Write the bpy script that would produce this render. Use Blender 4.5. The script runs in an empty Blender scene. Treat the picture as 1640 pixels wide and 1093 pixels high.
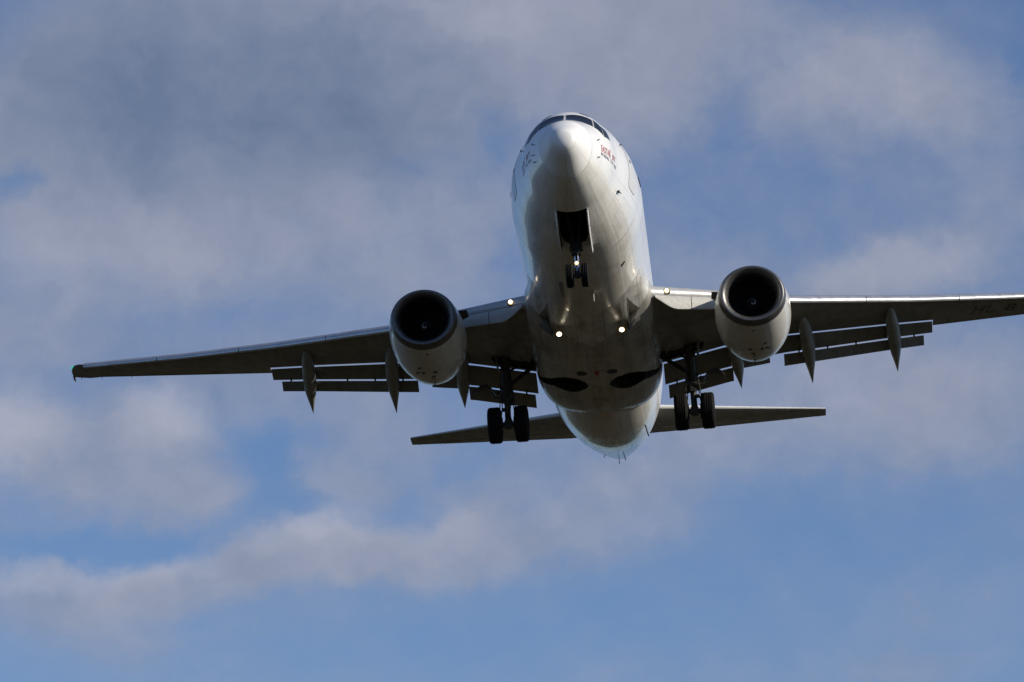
import bpy, bmesh, math, random
from mathutils import Vector, Matrix, Euler
random.seed(7)
R = math.radians
scn = bpy.context.scene
COL = scn.collection

# ------------------------------------------------------------------ camera
CAM_PITCH = 16.7
cam_d = bpy.data.cameras.new("camera")
cam_d.sensor_width = 36.0
cam_d.lens = 145.95
cam_d.clip_start = 0.5
cam_d.clip_end = 60000
cam = bpy.data.objects.new("camera", cam_d)
cam.location = (0, 0, 1.7)
cam.rotation_euler = (R(90 + CAM_PITCH), 0, 0)
COL.objects.link(cam)
scn.camera = cam

# attitude of the aircraft: where the camera sits in aircraft axes (x port, y aft, z up)
CAM_IN_AC = Vector((4.284, -104.256, -43.884))
yaw, pit, rol = R(3.2803), R(19.7209), R(3.0424)
CA = (Matrix.Rotation(yaw, 3, 'Z') @ Matrix.Rotation(pit, 3, 'X') @ Matrix.Rotation(rol, 3, 'Y'))
AC_ROT = Matrix.Rotation(R(CAM_PITCH), 3, 'X') @ CA.transposed()
AC_LOC = Vector(cam.location) - AC_ROT @ CAM_IN_AC

# ------------------------------------------------------------------ sun, sky and exposure
SUN_AC = Vector((.89, -.22, .42)).normalized()
sun_dir = (AC_ROT @ SUN_AC).normalized()
sun_d = bpy.data.lights.new("sun", 'SUN')
sun_d.energy = 5.0
sun_d.angle = R(0.53)
sun_d.color = (1.0, 0.91, 0.77)
sun = bpy.data.objects.new("sun", sun_d)
sun.rotation_euler = sun_dir.to_track_quat('Z', 'Y').to_euler()
sun.location = (60, 0, 60)
COL.objects.link(sun)

scn.view_settings.view_transform = 'Standard'
scn.view_settings.look = 'None'
scn.view_settings.exposure = 0.0
scn.view_settings.gamma = 1.0

world = bpy.data.worlds.new("World")
scn.world = world
world.use_nodes = True


class NT:
    """small helper to write node trees"""
    def __init__(s, tree):
        s.t = tree
        tree.nodes.clear()

    def n(s, typ, **kw):
        nd = s.t.nodes.new(typ)
        for k, v in kw.items():
            setattr(nd, k, v)
        return nd

    def put(s, sock, v):
        if v is None:
            return
        if hasattr(v, 'is_linked'):
            s.t.links.new(v, sock)
        else:
            sock.default_value = v

    def m(s, op, a, b=None, c=None, clamp=False):
        nd = s.n('ShaderNodeMath', operation=op, use_clamp=clamp)
        for i, v in enumerate((a, b, c)):
            s.put(nd.inputs[i], v)
        return nd.outputs[0]

    def vm(s, op, a, b=None):
        nd = s.n('ShaderNodeVectorMath', operation=op)
        s.put(nd.inputs[0], a)
        s.put(nd.inputs[1], b)
        return nd.outputs[0]

    def noise(s, vec, scale, detail=4, rough=.5, dist=0., color=False):
        nd = s.n('ShaderNodeTexNoise')
        s.put(nd.inputs['Vector'], vec)
        nd.inputs['Scale'].default_value = scale
        nd.inputs['Detail'].default_value = detail
        nd.inputs['Roughness'].default_value = rough
        nd.inputs['Distortion'].default_value = dist
        return nd.outputs['Color' if color else 'Fac']

    def rng(s, v, a, b, c=0., d=1., smooth=True):
        nd = s.n('ShaderNodeMapRange', interpolation_type='SMOOTHSTEP' if smooth else 'LINEAR')
        s.put(nd.inputs['Value'], v)
        nd.inputs['From Min'].default_value = a
        nd.inputs['From Max'].default_value = b
        nd.inputs['To Min'].default_value = c
        nd.inputs['To Max'].default_value = d
        return nd.outputs[0]

    def mix(s, f, a, b):
        nd = s.n('ShaderNodeMix', data_type='RGBA')
        s.put(nd.inputs['Factor'], f)
        s.put(nd.inputs[6], a if hasattr(a, 'is_linked') else (*a, 1))
        s.put(nd.inputs[7], b if hasattr(b, 'is_linked') else (*b, 1))
        return nd.outputs[2]

    def sep(s, v):
        nd = s.n('ShaderNodeSeparateXYZ')
        s.put(nd.inputs[0], v)
        return nd.outputs

    def comb(s, x=0., y=0., z=0.):
        nd = s.n('ShaderNodeCombineXYZ')
        for i, v in enumerate((x, y, z)):
            s.put(nd.inputs[i], v)
        return nd.outputs[0]


def build_sky():
    k = NT(world.node_tree)
    sky = k.n('ShaderNodeTexSky', sky_type='NISHITA')
    sky.sun_disc = False
    sky.sun_elevation = math.asin(sun_dir.z)
    sky.sun_rotation = math.atan2(sun_dir.x, sun_dir.y)
    sky.air_density = 1.0
    sky.dust_density = 0.3
    sky.ozone_density = 2.0
    bg = k.n('ShaderNodeBackground')
    k.put(bg.inputs[0], k.vm('MULTIPLY', sky.outputs[0], SKY_TINT))
    bg.inputs[1].default_value = SKY_STRENGTH
    d = k.n('ShaderNodeTexCoord').outputs['Generated']
    x, y, z = k.sep(d)[0:3]
    # azimuth and elevation on the sky, in units of about 0.86 degrees
    u0 = k.m('MULTIPLY', k.m('ARCTAN2', x, y), 66.49 * math.cos(R(CAM_PITCH)))
    v0 = k.m('MULTIPLY', k.m('SUBTRACT', k.m('ARCSINE', z), R(CAM_PITCH)), 66.49)
    p0 = k.comb(u0, v0, 0.)
    w1 = k.vm('MULTIPLY', k.vm('SUBTRACT', k.noise(p0, .55, 4, .55, color=True), (.5, .5, .5)), (1.3, 1.0, 0))
    w2 = k.vm('MULTIPLY', k.vm('SUBTRACT', k.noise(p0, 2.1, 5, .6, color=True), (.5, .5, .5)), (.55, .5, 0))
    p = k.vm('ADD', k.vm('ADD', p0, w1), w2)

    def blobs(lst, start):
        acc = start
        for cx, cy, rx, ry, ang, amp in lst:
            # centre and radii read off the sky in hundredths of the photograph's pixels
            mp = k.n('ShaderNodeMapping', vector_type='TEXTURE')
            k.put(mp.inputs['Vector'], p)
            mp.inputs['Location'].default_value = ((cx - 820) / 100, (546.5 - cy) / 100, 0)
            mp.inputs['Rotation'].default_value = (0, 0, R(ang))
            mp.inputs['Scale'].default_value = (rx / 100, ry / 100, 1)
            g = k.n('ShaderNodeTexGradient', gradient_type='SPHERICAL')
            k.put(g.inputs[0], mp.outputs[0])
            f = k.rng(g.outputs[1], 0, .85)
            acc = k.m('MULTIPLY_ADD', f, amp, acc)
        return acc

    fine = k.m('SUBTRACT', k.noise(p0, .9, 7, .58), .5)
    fine2 = k.m('SUBTRACT', k.noise(k.vm('MULTIPLY', p, (.8, 1.25, 1)), 2.2, 6, .6), .5)
    base = k.m('ADD', k.m('MULTIPLY', fine, CLOUD_NOISE), k.m('MULTIPLY', fine2, .24))
    wisp = k.m('SUBTRACT', k.noise(k.vm('ADD', p, k.vm('MULTIPLY', k.noise(p, 1.6, 3, .5, color=True), (.8, .8, 0))), 3.6, 6, .6), .5)
    base = k.m('ADD', base, k.m('MULTIPLY', wisp, .2))
    base = k.m('ADD', base, CLOUD_BASE)
    dens = blobs(CLOUDS, base)
    # the rest of the sky dome, beyond the part worked out above
    gen = k.rng(k.noise(k.vm('MULTIPLY', d, (1, 1, 2.2)), 3.2, 8, .58, .3), .54, .76, -.1, .7)
    mask = k.rng(k.vm('LENGTH', p0) if False else k.m('ADD', k.m('ABSOLUTE', k.m('MULTIPLY', u0, .1)), k.m('ABSOLUTE', k.m('MULTIPLY', v0, .15))), 1.25, 1.75)
    dn = k.n('ShaderNodeMix', data_type='FLOAT')
    k.put(dn.inputs[0], mask)
    k.put(dn.inputs[2], dens)
    k.put(dn.inputs[3], gen)
    dens = k.rng(dn.outputs[0], -.3, 1.27)
    # billows are lighter on the side towards the sun
    pv = k.vm('ADD', p, (.34, .20, 0))
    toward = k.m('SUBTRACT', k.noise(p, .8, 5, .52), k.noise(pv, .8, 5, .52))
    lum = blobs(LIGHTS, k.m('ADD', k.m('MULTIPLY', fine2, .16), .52))
    lum = k.m('ADD', lum, k.m('MULTIPLY', toward, .45))
    lum = k.m('ADD', lum, k.m('MULTIPLY', fine, .2), clamp=True)
    ccol = k.mix(lum, CLOUD_DARK, CLOUD_LIGHT)
    cb = k.n('ShaderNodeBackground')
    k.put(cb.inputs[0], ccol)
    cb.inputs[1].default_value = 1.0
    up = k.rng(z, -.02, .05)
    fac = k.m('MULTIPLY', k.m('MULTIPLY', dens, CLOUD_MAX), up)
    ms = k.n('ShaderNodeMixShader')
    k.put(ms.inputs[0], fac)
    k.put(ms.inputs[1], bg.outputs[0])
    k.put(ms.inputs[2], cb.outputs[0])
    out = k.n('ShaderNodeOutputWorld')
    k.put(out.inputs[0], ms.outputs[0])


SKY_STRENGTH = 0.1
SKY_TINT = (.78, .87, 1.07)
CLOUD_NOISE = .6
CLOUD_BASE = .30
CLOUD_MAX = .82
CLOUD_DARK = (.15, .195, .295)
CLOUD_LIGHT = (.455, .46, .54)
CLOUDS = [
    # upper left deck of grey cloud
    (10, 60, 260, 280, 0, .5), (150, 100, 480, 380, 0, .9), (480, 130, 420, 300, 0, .9), (800, 60, 420, 260, 0, .85), (1060, 60, 230, 220, 0, .65),
    (1100, 110, 110, 130, 0, .35), (250, 270, 480, 190, 0, .6), (980, 210, 160, 110, 0, .3), (1180, 10, 160, 80, -20, .35),
    # upper right
    (1400, 130, 270, 150, -8, .75), (1560, 190, 180, 120, 0, .35), (1600, 20, 150, 60, 0, .3), (1250, 170, 130, 90, 0, .2),
    (1290, 275, 300, 220, 0, .16), (1590, 350, 130, 110, 0, .4), (1450, 440, 240, 75, 4, .75), (1330, 455, 110, 50, 0, .35), (1120, 450, 180, 90, 0, .35),
    (1180, 300, 190, 140, 0, -.14), (1170, 160, 60, 130, 15, -.35), (1330, 320, 200, 110, 0, -.12), (1635, 115, 40, 40, 0, -.4),
    # left middle
    (180, 410, 340, 130, 0, .7), (550, 400, 330, 140, 0, .55), (760, 340, 170, 110, 0, .45), (60, 540, 230, 110, 0, .5),
    (420, 600, 360, 110, 0, .38), (20, 308, 60, 42, 0, -.75), (795, 205, 80, 60, -20, -.4), (640, 272, 70, 25, 0, -.22),
    (280, 338, 90, 18, 0, -.25), (470, 360, 60, 25, 0, -.2), (810, 400, 60, 60, 0, -.25), (700, 470, 160, 100, 0, .25),
    # left lower
    (20, 690, 130, 110, 0, .6), (190, 740, 270, 130, -12, .75), (270, 670, 110, 80, 0, .4), (330, 800, 150, 80, 0, .35),
    (430, 745, 120, 90, 10, -.55), (560, 780, 150, 60, -10, .45), (490, 745, 40, 40, 0, .25), (600, 690, 170, 100, 0, .4),
    (180, 880, 300, 50, 3, -.6), (420, 820, 170, 40, 12, -.35), (655, 830, 90, 50, 20, -.4),
    # long cloud roll at the bottom left
    (90, 960, 260, 80, 4, .75), (330, 930, 220, 85, 14, .7), (520, 890, 200, 85, 8, .85), (720, 880, 240, 100, 8, .75),
    (760, 800, 140, 70, 30, .4), (980, 830, 240, 120, 10, .5), (140, 1030, 260, 70, 0, .45), (640, 1050, 420, 80, 0, -.3),
    # right lower
    (1050, 720, 260, 100, 8, .4), (1330, 640, 330, 150, 10, .6), (1560, 660, 240, 130, 10, .6), (1400, 560, 240, 90, 0, .3),
    (1300, 860, 520, 130, 0, -.34), (1000, 980, 520, 110, 0, -.35), (1540, 1075, 260, 50, 0, .4), (860, 680, 130, 70, 0, .25),
]
LIGHTS = [
    (380, 150, 560, 270, 0, -.36), (120, 170, 400, 280, 0, -.16), (620, 220, 340, 150, 0, -.14), (800, 20, 220, 100, 0, .25),
    (640, 60, 260, 90, 0, -.1), (1420, 130, 250, 130, 0, .12), (520, 850, 170, 60, 8, .3), (250, 905, 170, 50, 8, .3), (60, 925, 150, 50, 0, .3), (270, 660, 100, 70, 0, .4),
    (20, 690, 120, 110, 0, .4), (700, 850, 150, 60, 10, .15), (1450, 430, 220, 50, 0, .15), (150, 400, 300, 100, 0, .12), (300, 600, 350, 90, 0, -.12),
    (1330, 620, 300, 120, 0, .05), (750, 880, 200, 80, 0, -.02),
]
build_sky()

# ------------------------------------------------------------------ mesh helpers
class MB:
    def __init__(s):
        s.v = []
        s.f = []
        s.mi = []

    def add(s, verts, faces, mi=0):
        o = len(s.v)
        s.v += [tuple(p) for p in verts]
        s.f += [tuple(i + o for i in f) for f in faces]
        s.mi += [mi] * len(faces)
        return s

    def grid(s, rows, closed=False, mi=0, cap0=False, cap1=False):
        n = len(rows[0])
        vs = [p for r in rows for p in r]
        fs = []
        for a in range(len(rows) - 1):
            for b in range(n if closed else n - 1):
                c = (b + 1) % n
                fs.append((a * n + b, a * n + c, (a + 1) * n + c, (a + 1) * n + b))
        if cap0:
            fs.append(tuple(range(n - 1, -1, -1)))
        if cap1:
            o = (len(rows) - 1) * n
            fs.append(tuple(o + i for i in range(n)))
        return s.add(vs, fs, mi)

    def tube(s, p0, p1, r0, r1=None, n=14, mi=0):
        r1 = r0 if r1 is None else r1
        p0, p1 = Vector(p0), Vector(p1)
        d = (p1 - p0).normalized()
        a = d.orthogonal().normalized()
        b = d.cross(a)
        rows = []
        for p, r in ((p0, r0), (p1, r1)):
            rows.append([p + (a * math.cos(t) + b * math.sin(t)) * r for t in [2 * math.pi * i / n for i in range(n)]])
        return s.grid(rows, True, mi, True, True)

    def path(s, pts, rs, n=10, mi=0):
        pts = [Vector(p) for p in pts]
        if not hasattr(rs, '__len__'):
            rs = [rs] * len(pts)
        rows = []
        a = None
        for i, p in enumerate(pts):
            d = (pts[min(i + 1, len(pts) - 1)] - pts[max(i - 1, 0)]).normalized()
            a = d.orthogonal().normalized() if a is None else (a - d * a.dot(d)).normalized()
            b = d.cross(a)
            rows.append([p + (a * math.cos(t) + b * math.sin(t)) * rs[i] for t in [2 * math.pi * j / n for j in range(n)]])
        return s.grid(rows, True, mi, True, True)

    def box(s, c, size, rot=None, mi=0):
        c = Vector(c)
        hx, hy, hz = [q / 2 for q in size]
        vs = []
        for x in (-hx, hx):
            for y in (-hy, hy):
                for z in (-hz, hz):
                    q = Vector((x, y, z))
                    if rot is not None:
                        q = rot @ q
                    vs.append(c + q)
        return s.add(vs, [(0, 1, 3, 2), (4, 6, 7, 5), (0, 4, 5, 1), (2, 3, 7, 6), (0, 2, 6, 4), (1, 5, 7, 3)], mi)

    def lathe(s, prof, origin, n=48, mi=0, axis='Y', closed=False):
        """prof: list of (a along axis, radius)"""
        o = Vector(origin)
        rows = []
        pr = prof + [prof[0]] if closed else prof
        for a, r in pr:
            row = []
            for i in range(n):
                t = 2 * math.pi * i / n
                if axis == 'Y':
                    row.append(o + Vector((r * math.cos(t), a, r * math.sin(t))))
                elif axis == 'X':
                    row.append(o + Vector((a, r * math.cos(t), r * math.sin(t))))
                else:
                    row.append(o + Vector((r * math.cos(t), r * math.sin(t), a)))
            rows.append(row)
        return s.grid(rows, True, mi)

    def mirror(s, sgn):
        if sgn < 0:
            s.v = [(-x, y, z) for x, y, z in s.v]
            s.f = [tuple(reversed(f)) for f in s.f]
        return s

    def mesh(s, name, mats, angle=38, recalc=True):
        me = bpy.data.meshes.new(name)
        me.from_pydata(s.v, [], s.f)
        for i, m_ in enumerate(s.mi):
            me.polygons[i].material_index = m_
        for m_ in mats:
            me.materials.append(m_)
        bm = bmesh.new()
        bm.from_mesh(me)
        bmesh.ops.remove_doubles(bm, verts=bm.verts, dist=1e-5)
        bmesh.ops.dissolve_degenerate(bm, edges=bm.edges, dist=1e-6)
        if recalc:
            bmesh.ops.recalc_face_normals(bm, faces=bm.faces)
        bm.to_mesh(me)
        bm.free()
        smooth(me, angle)
        return me


def smooth(me, angle=38):
    me.polygons.foreach_set('use_smooth', [True] * len(me.polygons))
    me.set_sharp_from_angle(angle=R(angle))
    me.update()


def obj(name, mb, mats, parent=None, angle=38, recalc=True):
    if not isinstance(mats, (list, tuple)):
        mats = [mats]
    o = bpy.data.objects.new(name, mb.mesh(name, mats, angle, recalc) if isinstance(mb, MB) else mb)
    COL.objects.link(o)
    o.parent = parent
    return o


def cut(o, cutters, mat, angle=38):
    """cut real openings into a part; the inside faces get mat"""
    tmp = []
    for mb in cutters:
        me = mb.mesh('cutter', [mat])
        c = bpy.data.objects.new('cutter', me)
        COL.objects.link(c)
        c.parent = plane
        tmp.append(c)
        md = o.modifiers.new('cut', 'BOOLEAN')
        md.operation = 'DIFFERENCE'
        md.solver = 'EXACT'
        md.object = c
        try:
            md.material_mode = 'TRANSFER'
        except Exception:
            pass
    bpy.context.view_layer.update()
    dg = bpy.context.evaluated_depsgraph_get()
    me = bpy.data.meshes.new_from_object(o.evaluated_get(dg), depsgraph=dg)
    o.modifiers.clear()
    o.data = me
    for c in tmp:
        bpy.data.objects.remove(c)
    smooth(me, angle)


def pchip(xs, ys):
    n = len(xs)
    h = [xs[i + 1] - xs[i] for i in range(n - 1)]
    d = [(ys[i + 1] - ys[i]) / h[i] for i in range(n - 1)]
    m = [0.0] * n
    for i in range(1, n - 1):
        if d[i - 1] * d[i] > 0:
            w1, w2 = 2 * h[i] + h[i - 1], h[i] + 2 * h[i - 1]
            m[i] = (w1 + w2) / (w1 / d[i - 1] + w2 / d[i])
    m[0], m[-1] = d[0], d[-1]

    def f(x):
        x = min(max(x, xs[0]), xs[-1])
        i = 0
        while i < n - 2 and x > xs[i + 1]:
            i += 1
        t = (x - xs[i]) / h[i]
        return (ys[i] * (1 + 2 * t) * (1 - t) ** 2 + m[i] * h[i] * t * (1 - t) ** 2
                + ys[i + 1] * t * t * (3 - 2 * t) + m[i + 1] * h[i] * t * t * (t - 1))
    return f


def lin(xs, ys):
    def f(x):
        if x <= xs[0]:
            i = 0
        elif x >= xs[-1]:
            i = len(xs) - 2
        else:
            i = max(j for j in range(len(xs) - 1) if xs[j] <= x)
        return ys[i] + (ys[i + 1] - ys[i]) * (x - xs[i]) / (xs[i + 1] - xs[i])
    return f


def lerp(a, b, t):
    return a + (b - a) * t


def sstep(a, b, x):
    t = min(max((x - a) / (b - a), 0), 1)
    return t * t * (3 - 2 * t)


# ------------------------------------------------------------------ materials
def mat(name):
    m_ = bpy.data.materials.new(name)
    m_.use_nodes = True
    return m_, NT(m_.node_tree)


def finish(k, col, rough=.4, metal=0., coat=0., spec=None, bump=None, coat_rough=.08):
    b = k.n('ShaderNodeBsdfPrincipled')
    k.put(b.inputs['Base Color'], col if hasattr(col, 'is_linked') else (*col, 1))
    k.put(b.inputs['Roughness'], rough)
    k.put(b.inputs['Metallic'], metal)
    k.put(b.inputs['Coat Weight'], coat)
    b.inputs['Coat Roughness'].default_value = coat_rough
    if spec is not None:
        k.put(b.inputs['Specular IOR Level'], spec)
    if bump is not None:
        k.put(b.inputs['Normal'], bump)
    o = k.n('ShaderNodeOutputMaterial')
    k.put(o.inputs[0], b.outputs[0])


def line(k, coord, v, hw):
    """1 on a thin line coord = v, else 0"""
    return k.m('LESS_THAN', k.m('ABSOLUTE', k.m('SUBTRACT', coord, v)), hw)


def simple(name, col, rough=.45, metal=0., coat=0., var=.12, scale=6., spec=None):
    m_, k = mat(name)
    oc = k.n('ShaderNodeTexCoord').outputs['Object']
    f = k.rng(k.noise(oc, scale, 5, .6), .3, .75)
    c = k.mix(f, [x * (1 - var) for x in col], [min(1, x * (1 + var)) for x in col])
    r = k.rng(k.noise(oc, scale * 2.3, 4), .3, .7, rough * .85, min(1, rough * 1.2))
    finish(k, c, r, metal, coat, spec)
    return m_


def fuselage_paint():
    m_, k = mat('white_fuselage_paint')
    oc = k.n('ShaderNodeTexCoord').outputs['Object']
    x, y, z = k.sep(oc)[0:3]
    zc = k.m('SUBTRACT', k.rng(y, 20, 32.2, 0, .87, False), k.rng(y, 0, 5.5, .62, 0, False))
    ang = k.m('ARCTAN2', x, k.m('SUBTRACT', z, zc))  # 0 crown, +-pi keel
    aang = k.m('ABSOLUTE', ang)
    ls = None

    def add(a):
        nonlocal ls
        ls = a if ls is None else k.m('MAXIMUM', ls, a)
    for v in (1.62, 2.62, 3.42, 5.75, 7.3, 8.9, 20.9, 22.5, 24.4, 26.0, 27.6, 29.6):
        add(line(k, y, v, .007))
    aft = k.m('GREATER_THAN', y, 2.3)
    for v in (1.93, 2.93):
        add(k.m('MULTIPLY', line(k, aang, v, .005), aft))
    seams = ls
    # access panels
    def panel(yc, ac, hy, ha, sgn):
        dy = k.m('SUBTRACT', k.m('ABSOLUTE', k.m('SUBTRACT', y, yc)), hy)
        da = k.m('SUBTRACT', k.m('MULTIPLY', k.m('ABSOLUTE', k.m('SUBTRACT', ang if sgn else aang, ac * (sgn or 1))), 1.9), ha)
        return k.m('LESS_THAN', k.m('ABSOLUTE', k.m('MAXIMUM', dy, da)), .008)
    pan = panel(4.55, 2.25, .5, .33, 1)
    pan = k.m('MAXIMUM', pan, panel(2.1, 3.14, .16, .25, 0))
    pan = k.m('MAXIMUM', pan, panel(8.2, 2.75, .5, .2, 1))
    # round inspection disc on each cheek
    def ring(yc, ac, r0):
        dy = k.m('SUBTRACT', y, yc)
        da = k.m('MULTIPLY', k.m('SUBTRACT', aang, ac), 1.95)
        rr = k.m('SQRT', k.m('ADD', k.m('MULTIPLY', dy, dy), k.m('MULTIPLY', da, da)))
        return line(k, rr, r0, .006)
    pan = k.m('MAXIMUM', pan, ring(4.5, 2.33, .38))
    # fine, lengthwise streaks of dirt on the lower lobe
    belly = k.rng(aang, 1.9, 2.75)
    st = k.noise(k.comb(k.m('MULTIPLY', ang, 7.), k.m('MULTIPLY', y, .22), 0.), 2.2, 6, .62)
    st2 = k.noise(k.comb(k.m('MULTIPLY', ang, 30.), k.m('MULTIPLY', y, .5), 3.), 1.6, 5, .6)
    streak = k.m('MULTIPLY', k.rng(k.m('ADD', k.m('MULTIPLY', st, .65), k.m('MULTIPLY', st2, .35)), .46, .68), belly)
    streak = k.m('MULTIPLY', streak, k.rng(y, 24, 30.5, 1, .15))
    bl = k.noise(oc, 1.1, 6, .62)
    c = k.mix(k.rng(bl, .35, .7), (.80, .80, .78), (.74, .74, .72))
    c = k.mix(k.m('MULTIPLY', streak, .55), c, (.24, .21, .155))
    c = k.mix(k.m('MULTIPLY', seams, .42), c, (.25, .24, .22))
    c = k.mix(k.m('MULTIPLY', pan, .5), c, (.2, .19, .17))
    # oily film along the keel, in blotches, brown painted in to deepen belly shade
    film_shade = k.m('MULTIPLY', k.rng(k.m('ADD', aang, k.m('MULTIPLY', k.m('SUBTRACT', k.noise(oc, .9, 5, .6), .5), .8)), 2.15, 2.75), k.rng(k.m('ADD', y, k.m('MULTIPLY', bl, 3.)), 2.5, 9., .25, .85))
    c = k.mix(k.m('MULTIPLY', film_shade, k.rng(bl, .3, .7, .45, .75)), c, (.36, .32, .235))
    pale = k.m('MULTIPLY', line(k, ang, 2.555, .009), k.m('GREATER_THAN', y, 1.3))
    c = k.mix(k.m('MULTIPLY', pale, .7), c, (.85, .83, .76))
    red = k.m('MULTIPLY', line(k, y, 5.75, .016), k.m('MULTIPLY', k.m('GREATER_THAN', aang, 2.1), k.m('LESS_THAN', aang, 2.6)))
    c = k.mix(red, c, (.33, .05, .05))
    rough = k.m('ADD', k.rng(bl, .3, .7, .2, .3), k.m('MULTIPLY', streak, .25))
    finish(k, c, rough, 0, .5)
    return m_


def radome_paint():
    m_, k = mat('radome_paint')
    oc = k.n('ShaderNodeTexCoord').outputs['Object']
    x, y, z = k.sep(oc)[0:3]
    zz = k.m('ADD', z, .70)
    ang = k.m('ARCTAN2', x, zz)
    pol = k.m('ABSOLUTE', ang)
    back = k.m('GREATER_THAN', y, .17)
    ls = None
    for v in (0.95, 2.15, 3.13):                     # lightning diverter strips
        a = k.m('MULTIPLY', line(k, pol, v, .012), back)
        ls = a if ls is None else k.m('MAXIMUM', ls, a)
    bl = k.noise(oc, 1.6, 6, .6)
    c = k.mix(k.rng(bl, .35, .7), (.80, .80, .78), (.75, .75, .73))
    c = k.mix(k.m('MULTIPLY', ls, .45), c, (.35, .33, .30))
    c = k.mix(k.m('MULTIPLY', line(k, y, .135, .007), .35), c, (.3, .28, .25))
    tip = k.rng(k.noise(oc, 9, 6, .7), .58, .72)
    c = k.mix(k.m('MULTIPLY', tip, .12), c, (.3, .28, .24))
    finish(k, c, k.rng(bl, .3, .7, .36, .46), 0, .08)
    return m_


def skin(name, col, rough, dirt, coat=.1, yscale=.3, amount=.5, lines_y=(), lines_x=(), hw=.008):
    """painted panel with streaks running aft"""
    m_, k = mat(name)
    oc = k.n('ShaderNodeTexCoord').outputs['Object']
    x, y, z = k.sep(oc)[0:3]
    s1 = k.noise(k.comb(k.m('MULTIPLY', x, 3.), k.m('MULTIPLY', y, yscale), z), 1.3, 6, .62)
    s2 = k.noise(oc, 2.4, 6, .6)
    f = k.rng(k.m('ADD', k.m('MULTIPLY', s1, .6), k.m('MULTIPLY', s2, .4)), .42, .66)
    c = k.mix(k.m('MULTIPLY', f, amount), col, dirt)
    ls = None
    for v in lines_y:
        a = line(k, y, v, hw)
        ls = a if ls is None else k.m('MAXIMUM', ls, a)
    ax = k.m('ABSOLUTE', x)
    for v in lines_x:
        a = line(k, ax, v, hw)
        ls = a if ls is None else k.m('MAXIMUM', ls, a)
    if ls is not None:
        c = k.mix(k.m('MULTIPLY', ls, .5), c, [q * .25 for q in col])
    finish(k, c, k.rng(s2, .3, .7, rough * .8, rough * 1.25), 0, coat)
    return m_


def fairing_paint():
    m_, k = mat('belly_fairing_paint')
    oc = k.n('ShaderNodeTexCoord').outputs['Object']
    x, y, z = k.sep(oc)[0:3]
    s1 = k.noise(k.comb(k.m('MULTIPLY', x, 3.), k.m('MULTIPLY', y, .2), z), 1.3, 6, .62)
    s2 = k.noise(oc, 2.4, 6, .6)
    col = k.mix(k.m('GREATER_THAN', k.m('ADD', y, k.m('MULTIPLY', k.m('ABSOLUTE', x), .9)), 12.35), (.62, .62, .60), (.41, .41, .385))
    f = k.rng(k.m('ADD', k.m('MULTIPLY', s1, .6), k.m('MULTIPLY', s2, .4)), .42, .66)
    c = k.mix(k.m('MULTIPLY', f, .7), col, (.15, .13, .095))
    ls = None
    ax = k.m('ABSOLUTE', x)
    for co, v in ((y, 12.6), (y, 13.6), (y, 14.65), (y, 16.9), (y, 17.7), (ax, .42), (ax, 1.05), (ax, 1.5)):
        a = line(k, co, v, .008)
        ls = a if ls is None else k.m('MAXIMUM', ls, a)
    # rows of fasteners beside the keel panel
    fx = line(k, ax, .27, .018)
    fy = k.m('LESS_THAN', k.m('ABSOLUTE', k.m('SUBTRACT', k.m('FRACT', k.m('MULTIPLY', y, 2.1)), .5)), .05)
    ls = k.m('MAXIMUM', ls, k.m('MULTIPLY', fx, fy))
    c = k.mix(k.m('MULTIPLY', ls, .55), c, (.07, .065, .05))
    finish(k, c, k.rng(s2, .3, .7, .24, .40), 0, .2)
    return m_


def emit(name, col, strength):
    m_, k = mat(name)
    e = k.n('ShaderNodeEmission')
    e.inputs[0].default_value = (*col, 1)
    e.inputs[1].default_value = strength
    o = k.n('ShaderNodeOutputMaterial')
    k.put(o.inputs[0], e.outputs[0])
    return m_


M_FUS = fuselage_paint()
M_RAD = radome_paint()
M_FAIR = fairing_paint()
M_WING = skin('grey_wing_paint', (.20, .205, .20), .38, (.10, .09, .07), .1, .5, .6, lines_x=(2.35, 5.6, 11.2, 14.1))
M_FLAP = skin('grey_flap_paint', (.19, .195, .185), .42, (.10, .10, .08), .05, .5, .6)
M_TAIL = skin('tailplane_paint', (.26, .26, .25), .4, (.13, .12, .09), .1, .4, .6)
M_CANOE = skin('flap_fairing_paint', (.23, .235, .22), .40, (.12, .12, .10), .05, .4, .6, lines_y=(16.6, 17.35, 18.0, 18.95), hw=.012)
M_NAC = skin('nacelle_paint', (.56, .555, .525), .26, (.36, .33, .27), .3, .5, .45, lines_y=(10.35, 11.55))
M_LIP = simple('bare_inlet_lip', (.145, .142, .14), .42, .8, 0, .08)
M_DUCT = simple('inlet_duct_lining', (.02, .02, .022), .6)
M_FAN = simple('fan_blade_metal', (.03, .03, .034), .45, .4)
M_WHITE = simple('white_paint', (.60, .60, .585), .3, 0, .2, .06)
M_SLAT = simple('slat_metal', (.55, .56, .58), .34, .7, 0, .08, 2)
M_KRUE = simple('krueger_paint', (.42, .42, .40), .55, 0, 0, .08, 6, .2)
M_LEI = simple('leading_edge_paint', (.42, .42, .42), .42, .25, 0, .08)
M_STEEL = simple('gear_steel', (.055, .054, .048), .5, .15, 0, .2, 9, .3)
M_GEARD = simple('dark_gear_metal', (.035, .034, .03), .55, .1, 0, .25, 9, .3)
M_CHROME = simple('chrome_piston', (.8, .8, .82), .12, 1., 0, .05)
M_RUB = simple('tyre_rubber', (.011, .011, .011), .8, 0, 0, .2, 12, .12)
M_HUB = simple('wheel_hub_metal', (.25, .25, .25), .4, .6)
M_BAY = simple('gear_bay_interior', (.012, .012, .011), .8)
M_INTAKE = simple('intake_duct_paint', (.34, .33, .30), .6)
M_GLASS = simple('cockpit_glass', (.012, .014, .018), .08, 0, 0, .05, 6, .35)
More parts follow.
